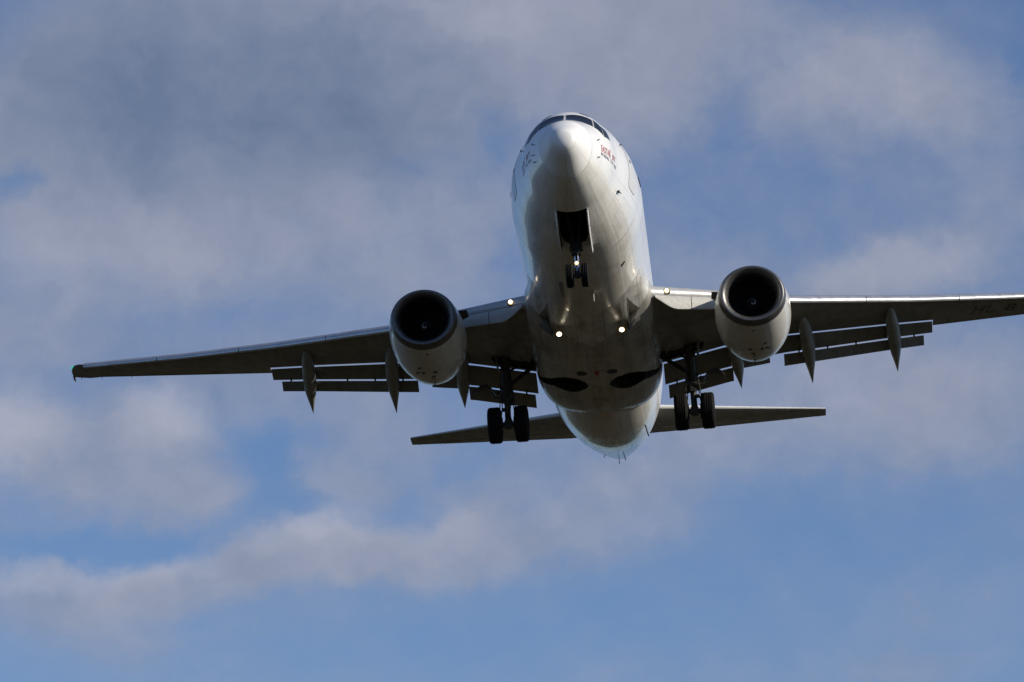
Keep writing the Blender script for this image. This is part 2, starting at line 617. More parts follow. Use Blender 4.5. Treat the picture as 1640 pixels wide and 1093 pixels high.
M_FRAME = simple('window_frame_metal', (.22, .22, .23), .4, .3)
M_BLACK = simple('black_paint', (.015, .015, .016), .5)
M_RED = simple('red_lettering', (.32, .012, .025), .4)
M_DARKTXT = simple('dark_lettering', (.07, .07, .075), .4)
M_REG = simple('registration_lettering', (.045, .045, .043), .5)
M_LAMP = emit('landing_lamp_glow', (1.0, .88, .66), 5)
M_LAMPRIM = emit('lamp_rim_glow', (1.0, .66, .27), 1.4)
M_LAMPTAXI = emit('taxi_lamp_glow', (1.0, .84, .55), 5)
M_GREEN = emit('green_lamp_glow', (.1, 1.0, .75), .5)
M_REDL = emit('red_lamp_glow', (1.0, .1, .06), .5)
M_BEACON = simple('beacon_red_glass', (.35, .02, .02), .2, 0, .5)
M_REFL = simple('lamp_reflector', (.75, .68, .5), .2, 1.)

# ------------------------------------------------------------------ ground (structure)
def build_ground():
    m_, k = mat('airfield_ground')
    oc = k.n('ShaderNodeTexCoord').outputs['Object']
    a = k.noise(oc, .012, 8, .6)
    b = k.noise(oc, .25, 6, .65)
    c_ = k.noise(oc, 4., 4, .6)
    c = k.mix(k.rng(a, .42, .58), (.020, .0185, .0075), (.043, .030, .0145))
    c = k.mix(k.m('MULTIPLY', k.rng(b, .4, .68), .5), c, (.027, .024, .0125))
    c = k.mix(k.m('MULTIPLY', k.rng(c_, .4, .7), .35), c, (.02, .022, .010))
    bmp = k.n('ShaderNodeBump')
    bmp.inputs['Strength'].default_value = .5
    bmp.inputs['Distance'].default_value = .1
    k.put(bmp.inputs['Height'], c_)
    finish(k, c, .95, 0, 0, .2, bmp.outputs[0])
    mb = MB()
    rings = [0, 8, 25, 60, 120, 250, 500, 1000, 2500, 6000, 14000, 26000]
    rows = []
    rnd = random.Random(3)
    for r in rings:
        rows.append([(r * math.cos(t), r * math.sin(t), (rnd.uniform(-.08, .08) if 10 < r < 1200 else 0))
                     for t in [2 * math.pi * i / 48 for i in range(48)]])
    mb.grid(rows, True)
    g = obj('ground', mb, m_)
    g['kind'] = 'structure'
    # taxiway strip under the approach path
    m2, k = mat('approach_road_asphalt')
    oc = k.n('ShaderNodeTexCoord').outputs['Object']
    f = k.noise(oc, .8, 7, .65)
    c = k.mix(k.rng(f, .35, .7), (.045, .045, .046), (.07, .068, .064))
    finish(k, c, .9, 0, 0, .25)
    mb = MB()
    rows = []
    for i in range(61):
        xx = -900 + i * 30
        rows.append([(xx, 58 + .0001 * xx * xx + w_, .16) for w_ in (-4.0, 0, 4.0)])
    mb.grid(rows)
    r_ = obj('road', mb, m2)
    r_['kind'] = 'structure'
    # wooded hills added unseen below the frame to block bright horizon sky
    m3, k = mat('horizon_blocker_green')
    oc = k.n('ShaderNodeTexCoord').outputs['Object']
    f = k.noise(oc, .03, 8, .7)
    c = k.mix(k.rng(f, .35, .68), (.012, .018, .007), (.045, .048, .020))
    finish(k, c, .95, 0, 0, .15)
    rows = []
    N = 180
    from mathutils import noise as mn
    for r, h in ((1100, -2), (1350, .35), (1700, 1.0), (2300, .7), (3000, .0)):
        row = []
        for i in range(N):
            t = 2 * math.pi * i / N
            q = Vector((math.cos(t) * 3.2, math.sin(t) * 3.2, 0))
            n_ = 1 + .45 * mn.noise(q) + .22 * mn.noise(q * 3.1) + .08 * mn.noise(q * 9)
            zz = h * 115 * n_ if h > 0 else h
            row.append((r * math.cos(t), r * math.sin(t), zz))
        rows.append(row)
    mb = MB()
    mb.grid(rows, True)
    h_ = obj('horizon_blocker', mb, m3, None, 60)
    h_['kind'] = 'structure'


build_ground()

# ------------------------------------------------------------------ the airliner
plane = bpy.data.objects.new('airliner', None)
COL.objects.link(plane)
plane.matrix_world = Matrix.Translation(AC_LOC) @ AC_ROT.to_4x4()
plane['label'] = 'white twin-engine jet airliner flying overhead with wheels, flaps and landing lights out'
plane['category'] = 'airplane'

# --- fuselage shape functions (metres; y aft from the nose tip)
NY = [0, .05, .15, .5, 1.05, 1.6, 2.3, 3.0, 4.0, 5.2, 6.5]
NW = [0, .235, .350, .530, .739, .969, 1.207, 1.341, 1.576, 1.737, 1.88]
NTOP = [-.72, -.485, -.370, -.150, .231, .495, 1.011, 1.189, 1.439, 1.626, 1.88]
NBOT = [-.72, -.945, -1.060, -1.26, -1.505, -1.639, -1.8, -1.931, -2.046, -2.114, -2.13]
NMID = [-.72, -.70, -.68, -.62, -.52, -.42, -.30, -.20, -.08, -.02, 0]
NW[9], NTOP[9] = 1.775, 1.70
NTOP[8], NTOP[7] = 1.50, 1.24
NS = [math.sqrt(a) for a in NY]
_nw, _nt, _nb, _nm = pchip(NS, NW), pchip(NS, NTOP), pchip(NS, NBOT), pchip(NS, NMID)
TY = [6.5, 19.5, 21.5, 23.5, 25.5, 27.5, 29.5, 31.2, 32.2]
_tw = pchip(TY, [1.88, 1.88, 1.86, 1.76, 1.58, 1.33, .98, .58, .28])
_tt = pchip(TY, [1.88, 1.88, 1.88, 1.88, 1.87, 1.80, 1.66, 1.44, 1.22])
_tb = pchip(TY, [-2.13, -2.13, -2.06, -1.80, -1.38, -.86, -.31, .18, .52])
_tm = pchip(TY, [0, 0, .02, .1, .25, .45, .66, .80, .87])


def fus(y):
    if y <= 6.5:
        s = math.sqrt(max(y, 0))
        return _nw(s), _nt(s), _nb(s), _nm(s)
    return _tw(y), _tt(y), _tb(y), _tm(y)


def fus_pt(y, phi, off=0.):
    """point on the skin; phi from the crown, + to port (radians)"""
    def q(yy, ph):
        w, t, b, m_ = fus(yy)
        c, s = math.cos(ph), math.sin(ph)
        return Vector((w * s, yy, m_ + c * ((t - m_) if c > 0 else (m_ - b))))
    p = q(y, phi)
    if off:
        e = 1e-3
        n = (q(y, phi + e) - q(y, phi - e)).cross(q(y + e, phi) - q(max(y - e, 0), phi))
        n.normalize()
        if n.dot(Vector((math.sin(phi), 0, math.cos(phi)))) < 0:
            n = -n
        p = p + n * off
    return p


def fus_yz(y, z, sgn, off=0.):
    w, t, b, m_ = fus(y)
    c = (z - m_) / ((t - m_) if z > m_ else (m_ - b))
    c = max(-1, min(1, c))
    return fus_pt(y, sgn * math.acos(c), off)


RAD_Y = 1.02
NTH = 120


def fring(y):
    return [fus_pt(y, 2 * math.pi * i / NTH) for i in range(NTH)]


ys = [RAD_Y + .006 + (6.5 - RAD_Y - .006) * (i / 60) for i in range(61)] + [6.5 + .5 * i for i in range(1, 28)] + \
     [20 + .3 * i for i in range(1, 41)] + [32.2]
mb = MB()
mb.grid([fring(y) for y in ys], True, 0, True, True)
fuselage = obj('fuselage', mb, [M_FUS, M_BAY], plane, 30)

# radome, with a rounded rim where it meets the nose section
mb = MB()
rows = [fring(RAD_Y * (i / 44) ** 2) for i in range(1, 45)]
rows[-1:] = [fring(RAD_Y - .012), [p + (Vector((0, RAD_Y, -.5)) - p).normalized() * .012 for p in fring(RAD_Y - .002)]]
mb.grid(rows, True, 0, True, True)
radome = obj('radome', mb, [M_RAD], fuselage, 30)
mb = MB()
mb.grid([[p + (Vector((0, RAD_Y, -.5)) - p).normalized() * .008 for p in fring(RAD_Y - .004)],
         [p + (Vector((0, RAD_Y, -.5)) - p).normalized() * .008 for p in fring(RAD_Y + .012)]], True)
obj('radome_seal', mb, M_FRAME, fuselage)


# nose gear bay
def prism(poly, z0, z1, mi=0):
    m_ = MB()
    n = len(poly)
    return m_.grid([[(x, y, z0) for x, y in poly], [(x, y, z1) for x, y in poly]], True, mi, True, True)


bay_poly = [(-.40, 2.62), (-.2, 2.60), (0, 2.595), (.2, 2.60), (.40, 2.62), (.40, 3.95), (.28, 4.42), (-.28, 4.42), (-.40, 3.95)]
bc = prism(bay_poly, -3, -.95)
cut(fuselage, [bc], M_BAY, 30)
# ribs and pipes inside the bay
mb = MB()
for i in range(5):
    mb.box((0, 2.85 + i * .38, -1.0), (.74, .05, .10))
mb.path([(-.3, 2.7, -1.1), (-.28, 3.3, -1.25), (-.3, 4.4, -1.2)], .025)
mb.path([(.27, 2.7, -1.1), (.3, 3.5, -1.3), (.26, 4.4, -1.15)], .02)
obj('gear_bay_frame', mb, M_GEARD, fuselage)


# --- patches that follow the skin
def patch(corners, nu=10, nv=8, off=.006, thick=.012, rnd=0.):
    """corners TL, TR, BR, BL as (y, phi) -> closed thin plate on the skin"""
    def at(u, v):
        a = [lerp(corners[0][i], corners[1][i], u) for i in (0, 1)]
        b = [lerp(corners[3][i], corners[2][i], u) for i in (0, 1)]
        return [lerp(a[i], b[i], v) for i in (0, 1)]
    top = [[fus_pt(*at(i / nu, j / nv), off) for i in range(nu + 1)] for j in range(nv + 1)]
    bot = [[fus_pt(*at(i / nu, j / nv), off - thick) for i in range(nu + 1)] for j in range(nv + 1)]
    m_ = MB()
    m_.grid(top)
    m_.grid([list(reversed(r)) for r in bot])
    edge_t = top[0] + [r[-1] for r in top[1:]] + list(reversed(top[-1][:-1])) + [r[0] for r in reversed(top[1:-1])]
    edge_b = bot[0] + [r[-1] for r in bot[1:]] + list(reversed(bot[-1][:-1])) + [r[0] for r in reversed(bot[1:-1])]
    m_.grid([edge_b, edge_t], True)
    return m_


def grow(c, e):
    cy = sum(q[0] for q in c) / 4
    cp = sum(q[1] for q in c) / 4
    out = []
    for yy, ph in c:
        w = fus(cy)[0]
        d = Vector((yy - cy, (ph - cp) * w))
        d *= (1 + e / max(d.length, .05))
        out.append((cy + d.x, cp + d.y / w))
    return out


D = math.pi / 180
PANES = [
    [(1.93, 2.2 * D), (2.11, 37.6 * D), (1.76, 46.8 * D), (1.27, 3.8 * D)],       # windshield half
    [(2.155, 40.2 * D), (2.21, 51 * D), (1.98, 66.8 * D), (1.80, 49.6 * D)],      # quarter window
    [(2.245, 53.2 * D), (2.50, 60 * D), (2.40, 73 * D), (2.015, 69 * D)],         # side window
    [(2.36, 19.5 * D), (2.42, 31.5 * D), (2.27, 31.5 * D), (2.22, 20.0 * D)],     # eyebrow window
]
for sg in (1, -1):
    for i, c in enumerate(PANES):
        c2 = [(yy, ph * sg) for yy, ph in c]
        fr = obj('cockpit_window', patch(grow(c2, .028), off=.005, thick=.02), M_FRAME, plane)
        obj('pane', patch(c2, off=.009, thick=.012), M_GLASS, fr)

# cabin windows, the same small rounded pane over and over
def rounded(hw, hh, r, n=5):
    pts = []
    for cx, cy, a0 in ((hw - r, hh - r, 0), (-hw + r, hh - r, 90), (-hw + r, -hh + r, 180), (hw - r, -hh + r, 270)):
        for i in range(n + 1):
            a = R(a0 + 90 * i / n)
            pts.append((cx + r * math.cos(a), cy + r * math.sin(a)))
    return pts


def skin_plate(yc, zc, pts, sgn, off, thick=.012):
    top = [fus_yz(yc + a, zc + b, sgn, off) for a, b in pts]
    bot = [fus_yz(yc + a, zc + b, sgn, off - thick) for a, b in pts]
    m_ = MB()
    m_.grid([bot, top], True, 0, True, True)
    return m_


for sg in (1, -1):
    base = skin_plate(9.0, .38, rounded(.115, .165, .1), sg, .004).mesh('cabin_window', [M_GLASS])
    yw = 6.35
    while yw < 26.6:
        if yw < 19.4:
            w_ = bpy.data.objects.new('cabin_window', base)
            w_.location = (0, yw - 9.0, 0)
            COL.objects.link(w_)
            w_.parent = plane
        else:
            obj('cabin_window', skin_plate(yw, .38, rounded(.115, .165, .1), sg, .004), M_GLASS, plane)
        yw += .508

# entry doors
def door(yc, zc, hw, hh, sg, name):
    fr = obj(name, door_plate(yc, zc, hw, hh, sg, .004, .035), M_FRAME, plane)
    obj('door_panel', door_plate(yc, zc, hw - .018, hh - .018, sg, .007, .03), M_WHITE, fr)
    obj('door_handle', skin_plate(yc - .1, zc - .05, rounded(.10, .025, .02), sg, .016), M_STEEL, fr)
    return fr


def door_plate(yc, zc, hw, hh, sg, off, thick):
    rd = .12
    rows_t, rows_b = [], []
    nz = 18
    for j in range(nz + 1):
        zz = -hh + 2 * hh * j / nz
        d = max(0, abs(zz) - (hh - rd))
        inset = rd - math.sqrt(max(rd * rd - d * d, 0))
        ww = hw - inset
        rows_t.append([fus_yz(yc + ww * (i / 6 * 2 - 1), zc + zz, sg, off) for i in range(7)])
        rows_b.append([fus_yz(yc + ww * (i / 6 * 2 - 1), zc + zz, sg, off - thick) for i in range(7)])
    m_ = MB()
    m_.grid(rows_t)
    m_.grid([list(reversed(r)) for r in rows_b])
    et = rows_t[0] + [r[-1] for r in rows_t[1:]] + list(reversed(rows_t[-1][:-1])) + [r[0] for r in reversed(rows_t[1:-1])]
    eb = rows_b[0] + [r[-1] for r in rows_b[1:]] + list(reversed(rows_b[-1][:-1])) + [r[0] for r in reversed(rows_b[1:-1])]
    m_.grid([eb, et], True)
    return m_


door(4.62, .33, .43, .92, 1, 'cabin_door')
door(4.55, .30, .39, .84, -1, 'cabin_door')
door(24.6, .42, .38, .85, 1, 'cabin_door')
door(24.6, .42, .38, .80, -1, 'cabin_door')


# --- lettering laid on the skin
def text_mesh(body, size):
    cu = bpy.data.curves.new('lettering', 'FONT')
    cu.body = body
    cu.size = size
    cu.resolution_u = 3
    cu.extrude = 0
    cu.offset = .006
    to = bpy.data.objects.new('lettering', cu)
    COL.objects.link(to)
    bpy.context.view_layer.update()
    dg = bpy.context.evaluated_depsgraph_get()
    me = bpy.data.meshes.new_from_object(to.evaluated_get(dg), depsgraph=dg)
    bpy.data.objects.remove(to)
    return me


def fit_text(body, bold=.0):
    me = text_mesh(body, 1.0)
    xs = [v.co.x for v in me.vertices]
    yz = [v.co.y for v in me.vertices]
    x0, x1, y0, y1 = min(xs), max(xs), min(yz), max(yz)
    for v in me.vertices:
        v.co.x = (v.co.x - x0) / (x1 - x0)
        v.co.y = (v.co.y - y0) / (y1 - y0)
    return me


def lay_on_fuselage(body, ya, yb, zlo_a, zlo_b, h, sg, m_, name):
    """text from ya (near the nose) to yb (aft)"""
    me = fit_text(body)
    for v in me.vertices:
        u, t = v.co.x, v.co.y
        if sg < 0:
            u = 1 - u
        y = lerp(ya, yb, u)
        z = lerp(zlo_a, zlo_b, u) + h * t
        v.co = fus_yz(y, z, sg, .005)
    me.materials.clear()
    me.materials.append(m_)
    return obj(name, me, m_, fuselage)


lay_on_fuselage('EASTAR', 1.58, 2.22, -.53, -.50, .19, 1, M_RED, 'airline_lettering')
lay_on_fuselage('JET', 2.36, 2.74, -.50, -.485, .18, 1, M_RED, 'airline_lettering')
lay_on_fuselage('BOEING', 1.57, 2.12, -.645, -.625, .085, 1, M_DARKTXT, 'type_lettering')
lay_on_fuselage('737-700', 2.22, 2.86, -.62, -.60, .085, 1, M_DARKTXT, 'type_lettering')
lay_on_fuselage('EASTAR', 2.30, 2.90, -.47, -.46, .19, -1, M_RED, 'airline_lettering')
lay_on_fuselage('JET', 1.72, 2.12, -.50, -.48, .19, -1, M_RED, 'airline_lettering')
lay_on_fuselage('BOEING', 2.40, 2.95, -.60, -.58, .085, -1, M_DARKTXT, 'type_lettering')
lay_on_fuselage('737-700', 1.70, 2.30, -.62, -.60, .085, -1, M_DARKTXT, 'type_lettering')
for sg, y0 in ((1, 2.16), (-1, 2.34)):
    mb = MB()
    mb.grid([[fus_yz(y0 + .02 * i * sg, -.30 + .02 * math.sin(i * .8) + w_ * (1 - i / 6), sg, .005) for i in range(6)] for w_ in (0, .035)])
    obj('airline_emblem', mb, M_RED, fuselage)


# --- probes and blade antennas
def probe(y, phi, sg, L=.05, name='pitot_probe'):
    p = fus_pt(y, phi * sg)
    n = (fus_pt(y, phi * sg, .1) - p).normalized()
    m_ = MB()
    f = Vector((0, -1, 0))
    side = n.cross(f).normalized()
    q0, q1 = p - n * .02, p + n * L
    rows = []
    for q, w_ in ((q0, .045), (q1, .022)):
        rows.append([q - f * w_, q + side * .012, q + f * w_, q - side * .012])
    m_.grid(rows, True, 0, True, True)
    m_.path([q1 - f * .015, q1 + f * .015, q1 + f * .035], [.014, .012, .006], 8)
    return obj(name, m_, M_BLACK, fuselage)


probe(1.42, 77.6 * D, 1)
probe(1.42, 106 * D, 1)
probe(1.50, 76.2 * D, -1)
probe(1.46, 95.5 * D, -1)
probe(1.46, 106 * D, -1)
for sg in (1, -1):
    vy, vp = (3.7, 68 * D) if sg > 0 else (3.1, -72 * D)
    p = fus_pt(vy, vp)
    n = (fus_pt(vy, vp, .1) - p).normalized()
    mb = MB()
    mb.tube(p, p + n * .07, .012)
    mb.box(p + n * .06 + Vector((0, .04, 0)), (.02, .09, .03))
    obj('angle_vane', mb, M_BLACK, fuselage)
p = fus_pt(3.44, 118 * D)
mb = MB()
mb.box(p + Vector((.04, .0, -.02)), (.05, .10, .05))
mb.tube(p, p + Vector((.09, .14, -.02)), .015)
obj('drain_mast', mb, M_BLACK, fuselage)


def blade(p, n, chord, height, sweep, thick, name, m_):
    p, n = Vector(p), Vector(n).normalized()
    f = Vector((0, -1, 0))
    side = n.cross(f).normalized()
    mb = MB()
    rows = []
    for h, c in ((-.05, chord), (height * .85, chord * .55), (height, chord * .4)):
        q = p + n * h - f * (sweep * max(h, 0) / height)
        rows.append([q + f * c * .5, q + side * thick, q - f * c * .5, q - side * thick])
    mb.grid(rows, True, 0, True, True)
    return obj(name, mb, m_, fuselage)


blade(fus_pt(8.4, 172 * D), (0, 0, -1), .3, .26, .12, .012, 'blade_antenna', M_WHITE)
blade(fus_pt(22.9, 140 * D), (.25, 0, -1), .20, .34, .14, .022, 'drain_mast', M_BLACK)
blade(fus_pt(28.3, 168 * D), (.25, 0, -1), .12, .19, .06, .02, 'drain_mast', M_CHROME)
blade(fus_pt(30.6, 180 * D), (0, 0, -1), .10, .17, .05, .012, 'drain_mast', M_GEARD)
blade(fus_pt(29.8, -150 * D), (-.3, 0, -1), .08, .08, .03, .012, 'drain_mast', M_GEARD)
p = fus_pt(7.5, 140.8 * D)
obj('outflow_port', patch([(7.38, 138.6 * D), (7.52, 138.4 * D), (7.62, 142.8 * D), (7.44, 143.0 * D)], 5, 5, .004, .01), M_BLACK, fuselage)
obj('skin_placard', patch([(7.7, -158 * D), (7.7, -162 * D), (9.0, -161.5 * D), (9.0, -158.5 * D)], 5, 5, .004, .01), M_FRAME, fuselage)
# tail cone exhaust
mb = MB()
c_ = Vector((0, 32.2, .87))
mb.lathe([(-.02, .2), (.10, .19), (.10, .15), (-.3, .12)], c_, 24)
obj('exhaust_pipe', mb, M_GEARD, fuselage)

# ------------------------------------------------------------------ belly fairing
_fw = pchip([9.2, 10.4, 11.6, 13, 17.3, 18.6, 19.6, 20.4], [1.62, 1.80, 1.93, 1.98, 1.97, 1.86, 1.62, 1.3])
_fb = pchip([9.2, 10.0, 11.0, 12.2, 13.5, 17.2, 18.2, 19.0, 19.8, 20.4], [-2.02, -2.14, -2.24, -2.36, -2.42, -2.42, -2.36, -2.2, -1.98, -1.8])


def fair_pt(y, t):
    w, b = _fw(y), _fb(y)
    zc = -1.05
    n = 2.7
    c, s = math.cos(t), math.sin(t)
    x = w * math.copysign(abs(s) ** (2 / n), s)
    z = zc + math.copysign(abs(c) ** (2 / n), c) * ((.35) if c > 0 else (zc - b))
    k_ = sstep(9.3, 12.9 - 1.8 * (1 - sstep(.08, .75, abs(c))), y)
    if k_ < 1:
        # grows gradually out of the fuselage skin
        dx, dz = x, z - zc
        A = (dx / 1.88) ** 2 + (dz / 2.13) ** 2
        B = 2 * zc * dz / 2.13 ** 2
        C = (zc / 2.13) ** 2 - (1 - .012 + .022 * sstep(9.2 + 1.5 * max(-c, 0) ** 3, 10.0 + 1.7 * max(-c, 0) ** 3, y))
        r = (-B + math.sqrt(max(B * B - 4 * A * C, 0))) / (2 * A)
        x, z = lerp(dx * r, x, k_), lerp(zc + dz * r, z, k_)
    return Vector((x, y, z))


def fair_z(x, y):
    w, b = _fw(y), _fb(y)
    n = 2.7
    return -1.05 - (-1.05 - b) * (1 - min(abs(x) / w, 1) ** n) ** (1 / n)


mb = MB()
fy = [9.2 + (20.4 - 9.2) * i / 90 for i in range(91)]
mb.grid([[fair_pt(y, 2 * math.pi * i / 120) for i in range(120)] for y in fy], True, 0, True, True)
fairing = obj('belly_fairing', mb, [M_FAIR, M_BAY], plane, 30)
WELL = [(.32, 15.72), (.40, 15.45), (.60, 15.17), (.80, 15.07), (1.0, 15.06), (1.22, 15.22), (1.42, 15.52), (1.66, 15.90), (1.84, 16.40), (2.3, 17.2),
        (2.3, 17.6), (1.82, 16.72), (1.66, 16.47), (1.40, 16.20), (1.2, 16.28), (.93, 16.40), (.72, 16.36), (.57, 16.24), (.42, 16.05), (.34, 15.88)]
cutters = []
for sg in (1, -1):
    w_ = prism([(x * sg, y) for x, y in WELL], -3.2, -1.62)
    cutters.append(w_)
    # ram air intake ahead of the wing
    tri = [(1.17, 9.75), (1.50, 11.05), (1.36, 11.32), (1.12, 11.62)]
    cutters.append(prism([(x * sg, y) for x, y in tri], -3.2, -1.72))
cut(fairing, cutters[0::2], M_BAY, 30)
cut(fairing, cutters[1::2], M_INTAKE, 30)
for sg in (1, -1):
    # intake lip door
    mb = MB()
    a, b_, c_, d_ = Vector((1.12, 11.62, 0)), Vector((1.46, 11.28, 0)), Vector((1.5, 11.05, 0)), Vector((1.17, 9.75, 0))
    top = [Vector((q.x, q.y, fair_z(q.x, q.y) - .015)) for q in (d_, d_.lerp(a, .5), a, a.lerp(b_, .5), b_)]
    bot = [Vector((q.x, q.y + .1, q.z + .16)) for q in top]
    mb.grid([top, bot])
    mb.grid([[q + Vector((.03, 0, 0)) for q in bot], [q + Vector((.03, 0, 0)) for q in top]])
    mb.mirror(sg)
    obj('intake_door', mb, M_FAIR, fairing)
    # small round vents ahead of the wheel wells
    mb = MB()
    for rr, zz in ((.15, .0), (.11, -.012)):
        pass
    c0 = Vector((.46 * sg, 14.62, fair_z(.46, 14.62)))
    mb.lathe([(-.02, .16), (-.02, .0001)], c0, 20, axis='Z')
    mb.lathe([(.02, .16), (-.02, .16)], c0, 20, axis='Z')
    obj('belly_vent', mb, M_BLACK, fairing)
# anti-collision beacon
mb = MB()
mb.lathe([(.05, .09), (0, .09), (-.05, .075), (-.09, .03), (-.095, .0001)], (.0, 14.6, -2.42), 18, axis='Z')
obj('beacon_light', mb, M_BEACON, fairing)
# keel panel between the wells
mb = MB()
for x0 in (-.2, .2):
    mb.box((x0, 13.2, -2.424), (.012, 2.6, .012))
for y0 in (11.95, 14.45):
    mb.box((0, y0, -2.42), (.41, .012, .012))
obj('keel_seam', mb, M_FRAME, fairing)
mb = MB()
mb.box((0, 17.25, -2.425), (.5, .30, .02))
obj('keel_patch', mb, simple('tan_sealant', (.40, .33, .24), .5), fairing)

# ------------------------------------------------------------------ wings
zw = lambda x: -1.15 + (x - 1.88) * .147
LE = lin([0, 1.88, 4.83, 6.05, 9.83, 13.0, 16.65, 17.2], [9.75, 11.12, 13.30, 14.25, 16.52, 18.22, 19.95, 20.55])
TEC = lin([0, 2, 5.4, 10.5, 17.12], [18.55, 18.5, 18.25, 19.52, 21.33])
GAP = lin([1.0, 2.0, 4.0, 5.3, 6.69, 8.91, 10.47], [17.4, 17.2, 16.80, 16.98, 17.5, 18.28, 18.9])
FLAP_IN, FLAP_OUT = 1.95, 10.47


def naca(t, x):
    return 5 * t * (.2969 * math.sqrt(max(x, 0)) - .126 * x - .3516 * x * x + .2843 * x ** 3 - .1036 * x ** 4)


def wing_sec(x):
    le, te = LE(x), TEC(x)
    slat = sstep(5.2, 5.5, x) * (1 - sstep(16.2, 16.6, x))
    le += .13 * slat
    return le, te, zw(x) - .07 + .03 * slat, lerp(.135, .10, min(x / 14, 1))


def wing_z(x, y, upper=False):
    le, te, z0, t = wing_sec(x)
    c = te - le
    q = min(max((y - le) / c, 0), 1)
    cam_ = .012 * 4 * q * (1 - q)
    return z0 + c * (cam_ + naca(t, q) * (1 if upper else -1))


def wing_ring(x, n=26):
    le, te, z0, t = wing_sec(x)
    end = GAP(x) if FLAP_IN - .2 <= x <= FLAP_OUT else te
    qs = [(1 - math.cos(math.pi * i / n)) / 2 for i in range(n + 1)]
    up = [Vector((x, lerp(le, end, q), 0)) for q in qs]
    for v in up:
        v.z = wing_z(x, v.y, True)
    lo = [Vector((x, lerp(le, end, q), 0)) for q in qs]
    for v in lo:
        v.z = wing_z(x, v.y, False)
    if end == te:
        up[-1].z += .012
        lo[-1].z -= .012
    return list(reversed(up)) + lo[1:]


def tail_ring(x, le, te, z0, t, inc, n=20):
    qs = [(1 - math.cos(math.pi * i / n)) / 2 for i in range(n + 1)]
    c = te - le
    up = [Vector((x, le + c * q, z0 + c * naca(t, q) + c * q * inc + (.008 if q == 1 else 0))) for q in qs]
    lo = [Vector((x, le + c * q, z0 - c * naca(t, q) + c * q * inc - (.008 if q == 1 else 0))) for q in qs]
    return list(reversed(up)) + lo[1:]


def foil(x, y0, z0, c, delta, t, n=12):
    """small flap section; nose at y0,z0 deflected delta radians down"""
    cd, sd = math.cos(delta), math.sin(delta)
    qs = [(1 - math.cos(math.pi * i / n)) / 2 for i in range(n + 1)]
    pts = []
    for sgn, seq in ((1, list(reversed(qs))), (-1, qs[1:])):
        for q in seq:
            a, b = c * q, c * (naca(t, q) * sgn * (1 if sgn > 0 else .5) + (.002 * sgn if q == 1 else 0))
            pts.append(Vector((x, y0 + a * cd + b * sd, z0 - a * sd + b * cd)))
    return pts


VIEW = .364   # slope of the slots between the flap segments
D1I, D1O, D2 = R(26), R(25), R(42)


def flap_line(x):
    """nose and tail of the main flap at span x"""
    inb = x < 5.3
    y = GAP(x) + .05
    zl = wing_z(x, GAP(x))
    z0 = zl + .05 * VIEW - (.056 if inb else .05)
    c = lerp(.90, .88, (x - 2) / 2.1) if inb else lerp(.75, .50, (x - 5.4) / 5.0)
    if 4.15 < x < 5.3:
        c = 1.06
    d = D1I if inb else D1O
    return y, z0, c, d


def aft_line(x):
    y, z0, c, d = flap_line(x)
    y1, z1 = y + c * math.cos(d), z0 - c * math.sin(d)
    c2 = .50 if x < 5.3 else lerp(.42, .36, (x - 5.6) / 4.5)
    return y1 + .03, z1 - .042, c2, D2 if x > 5.3 else R(38)


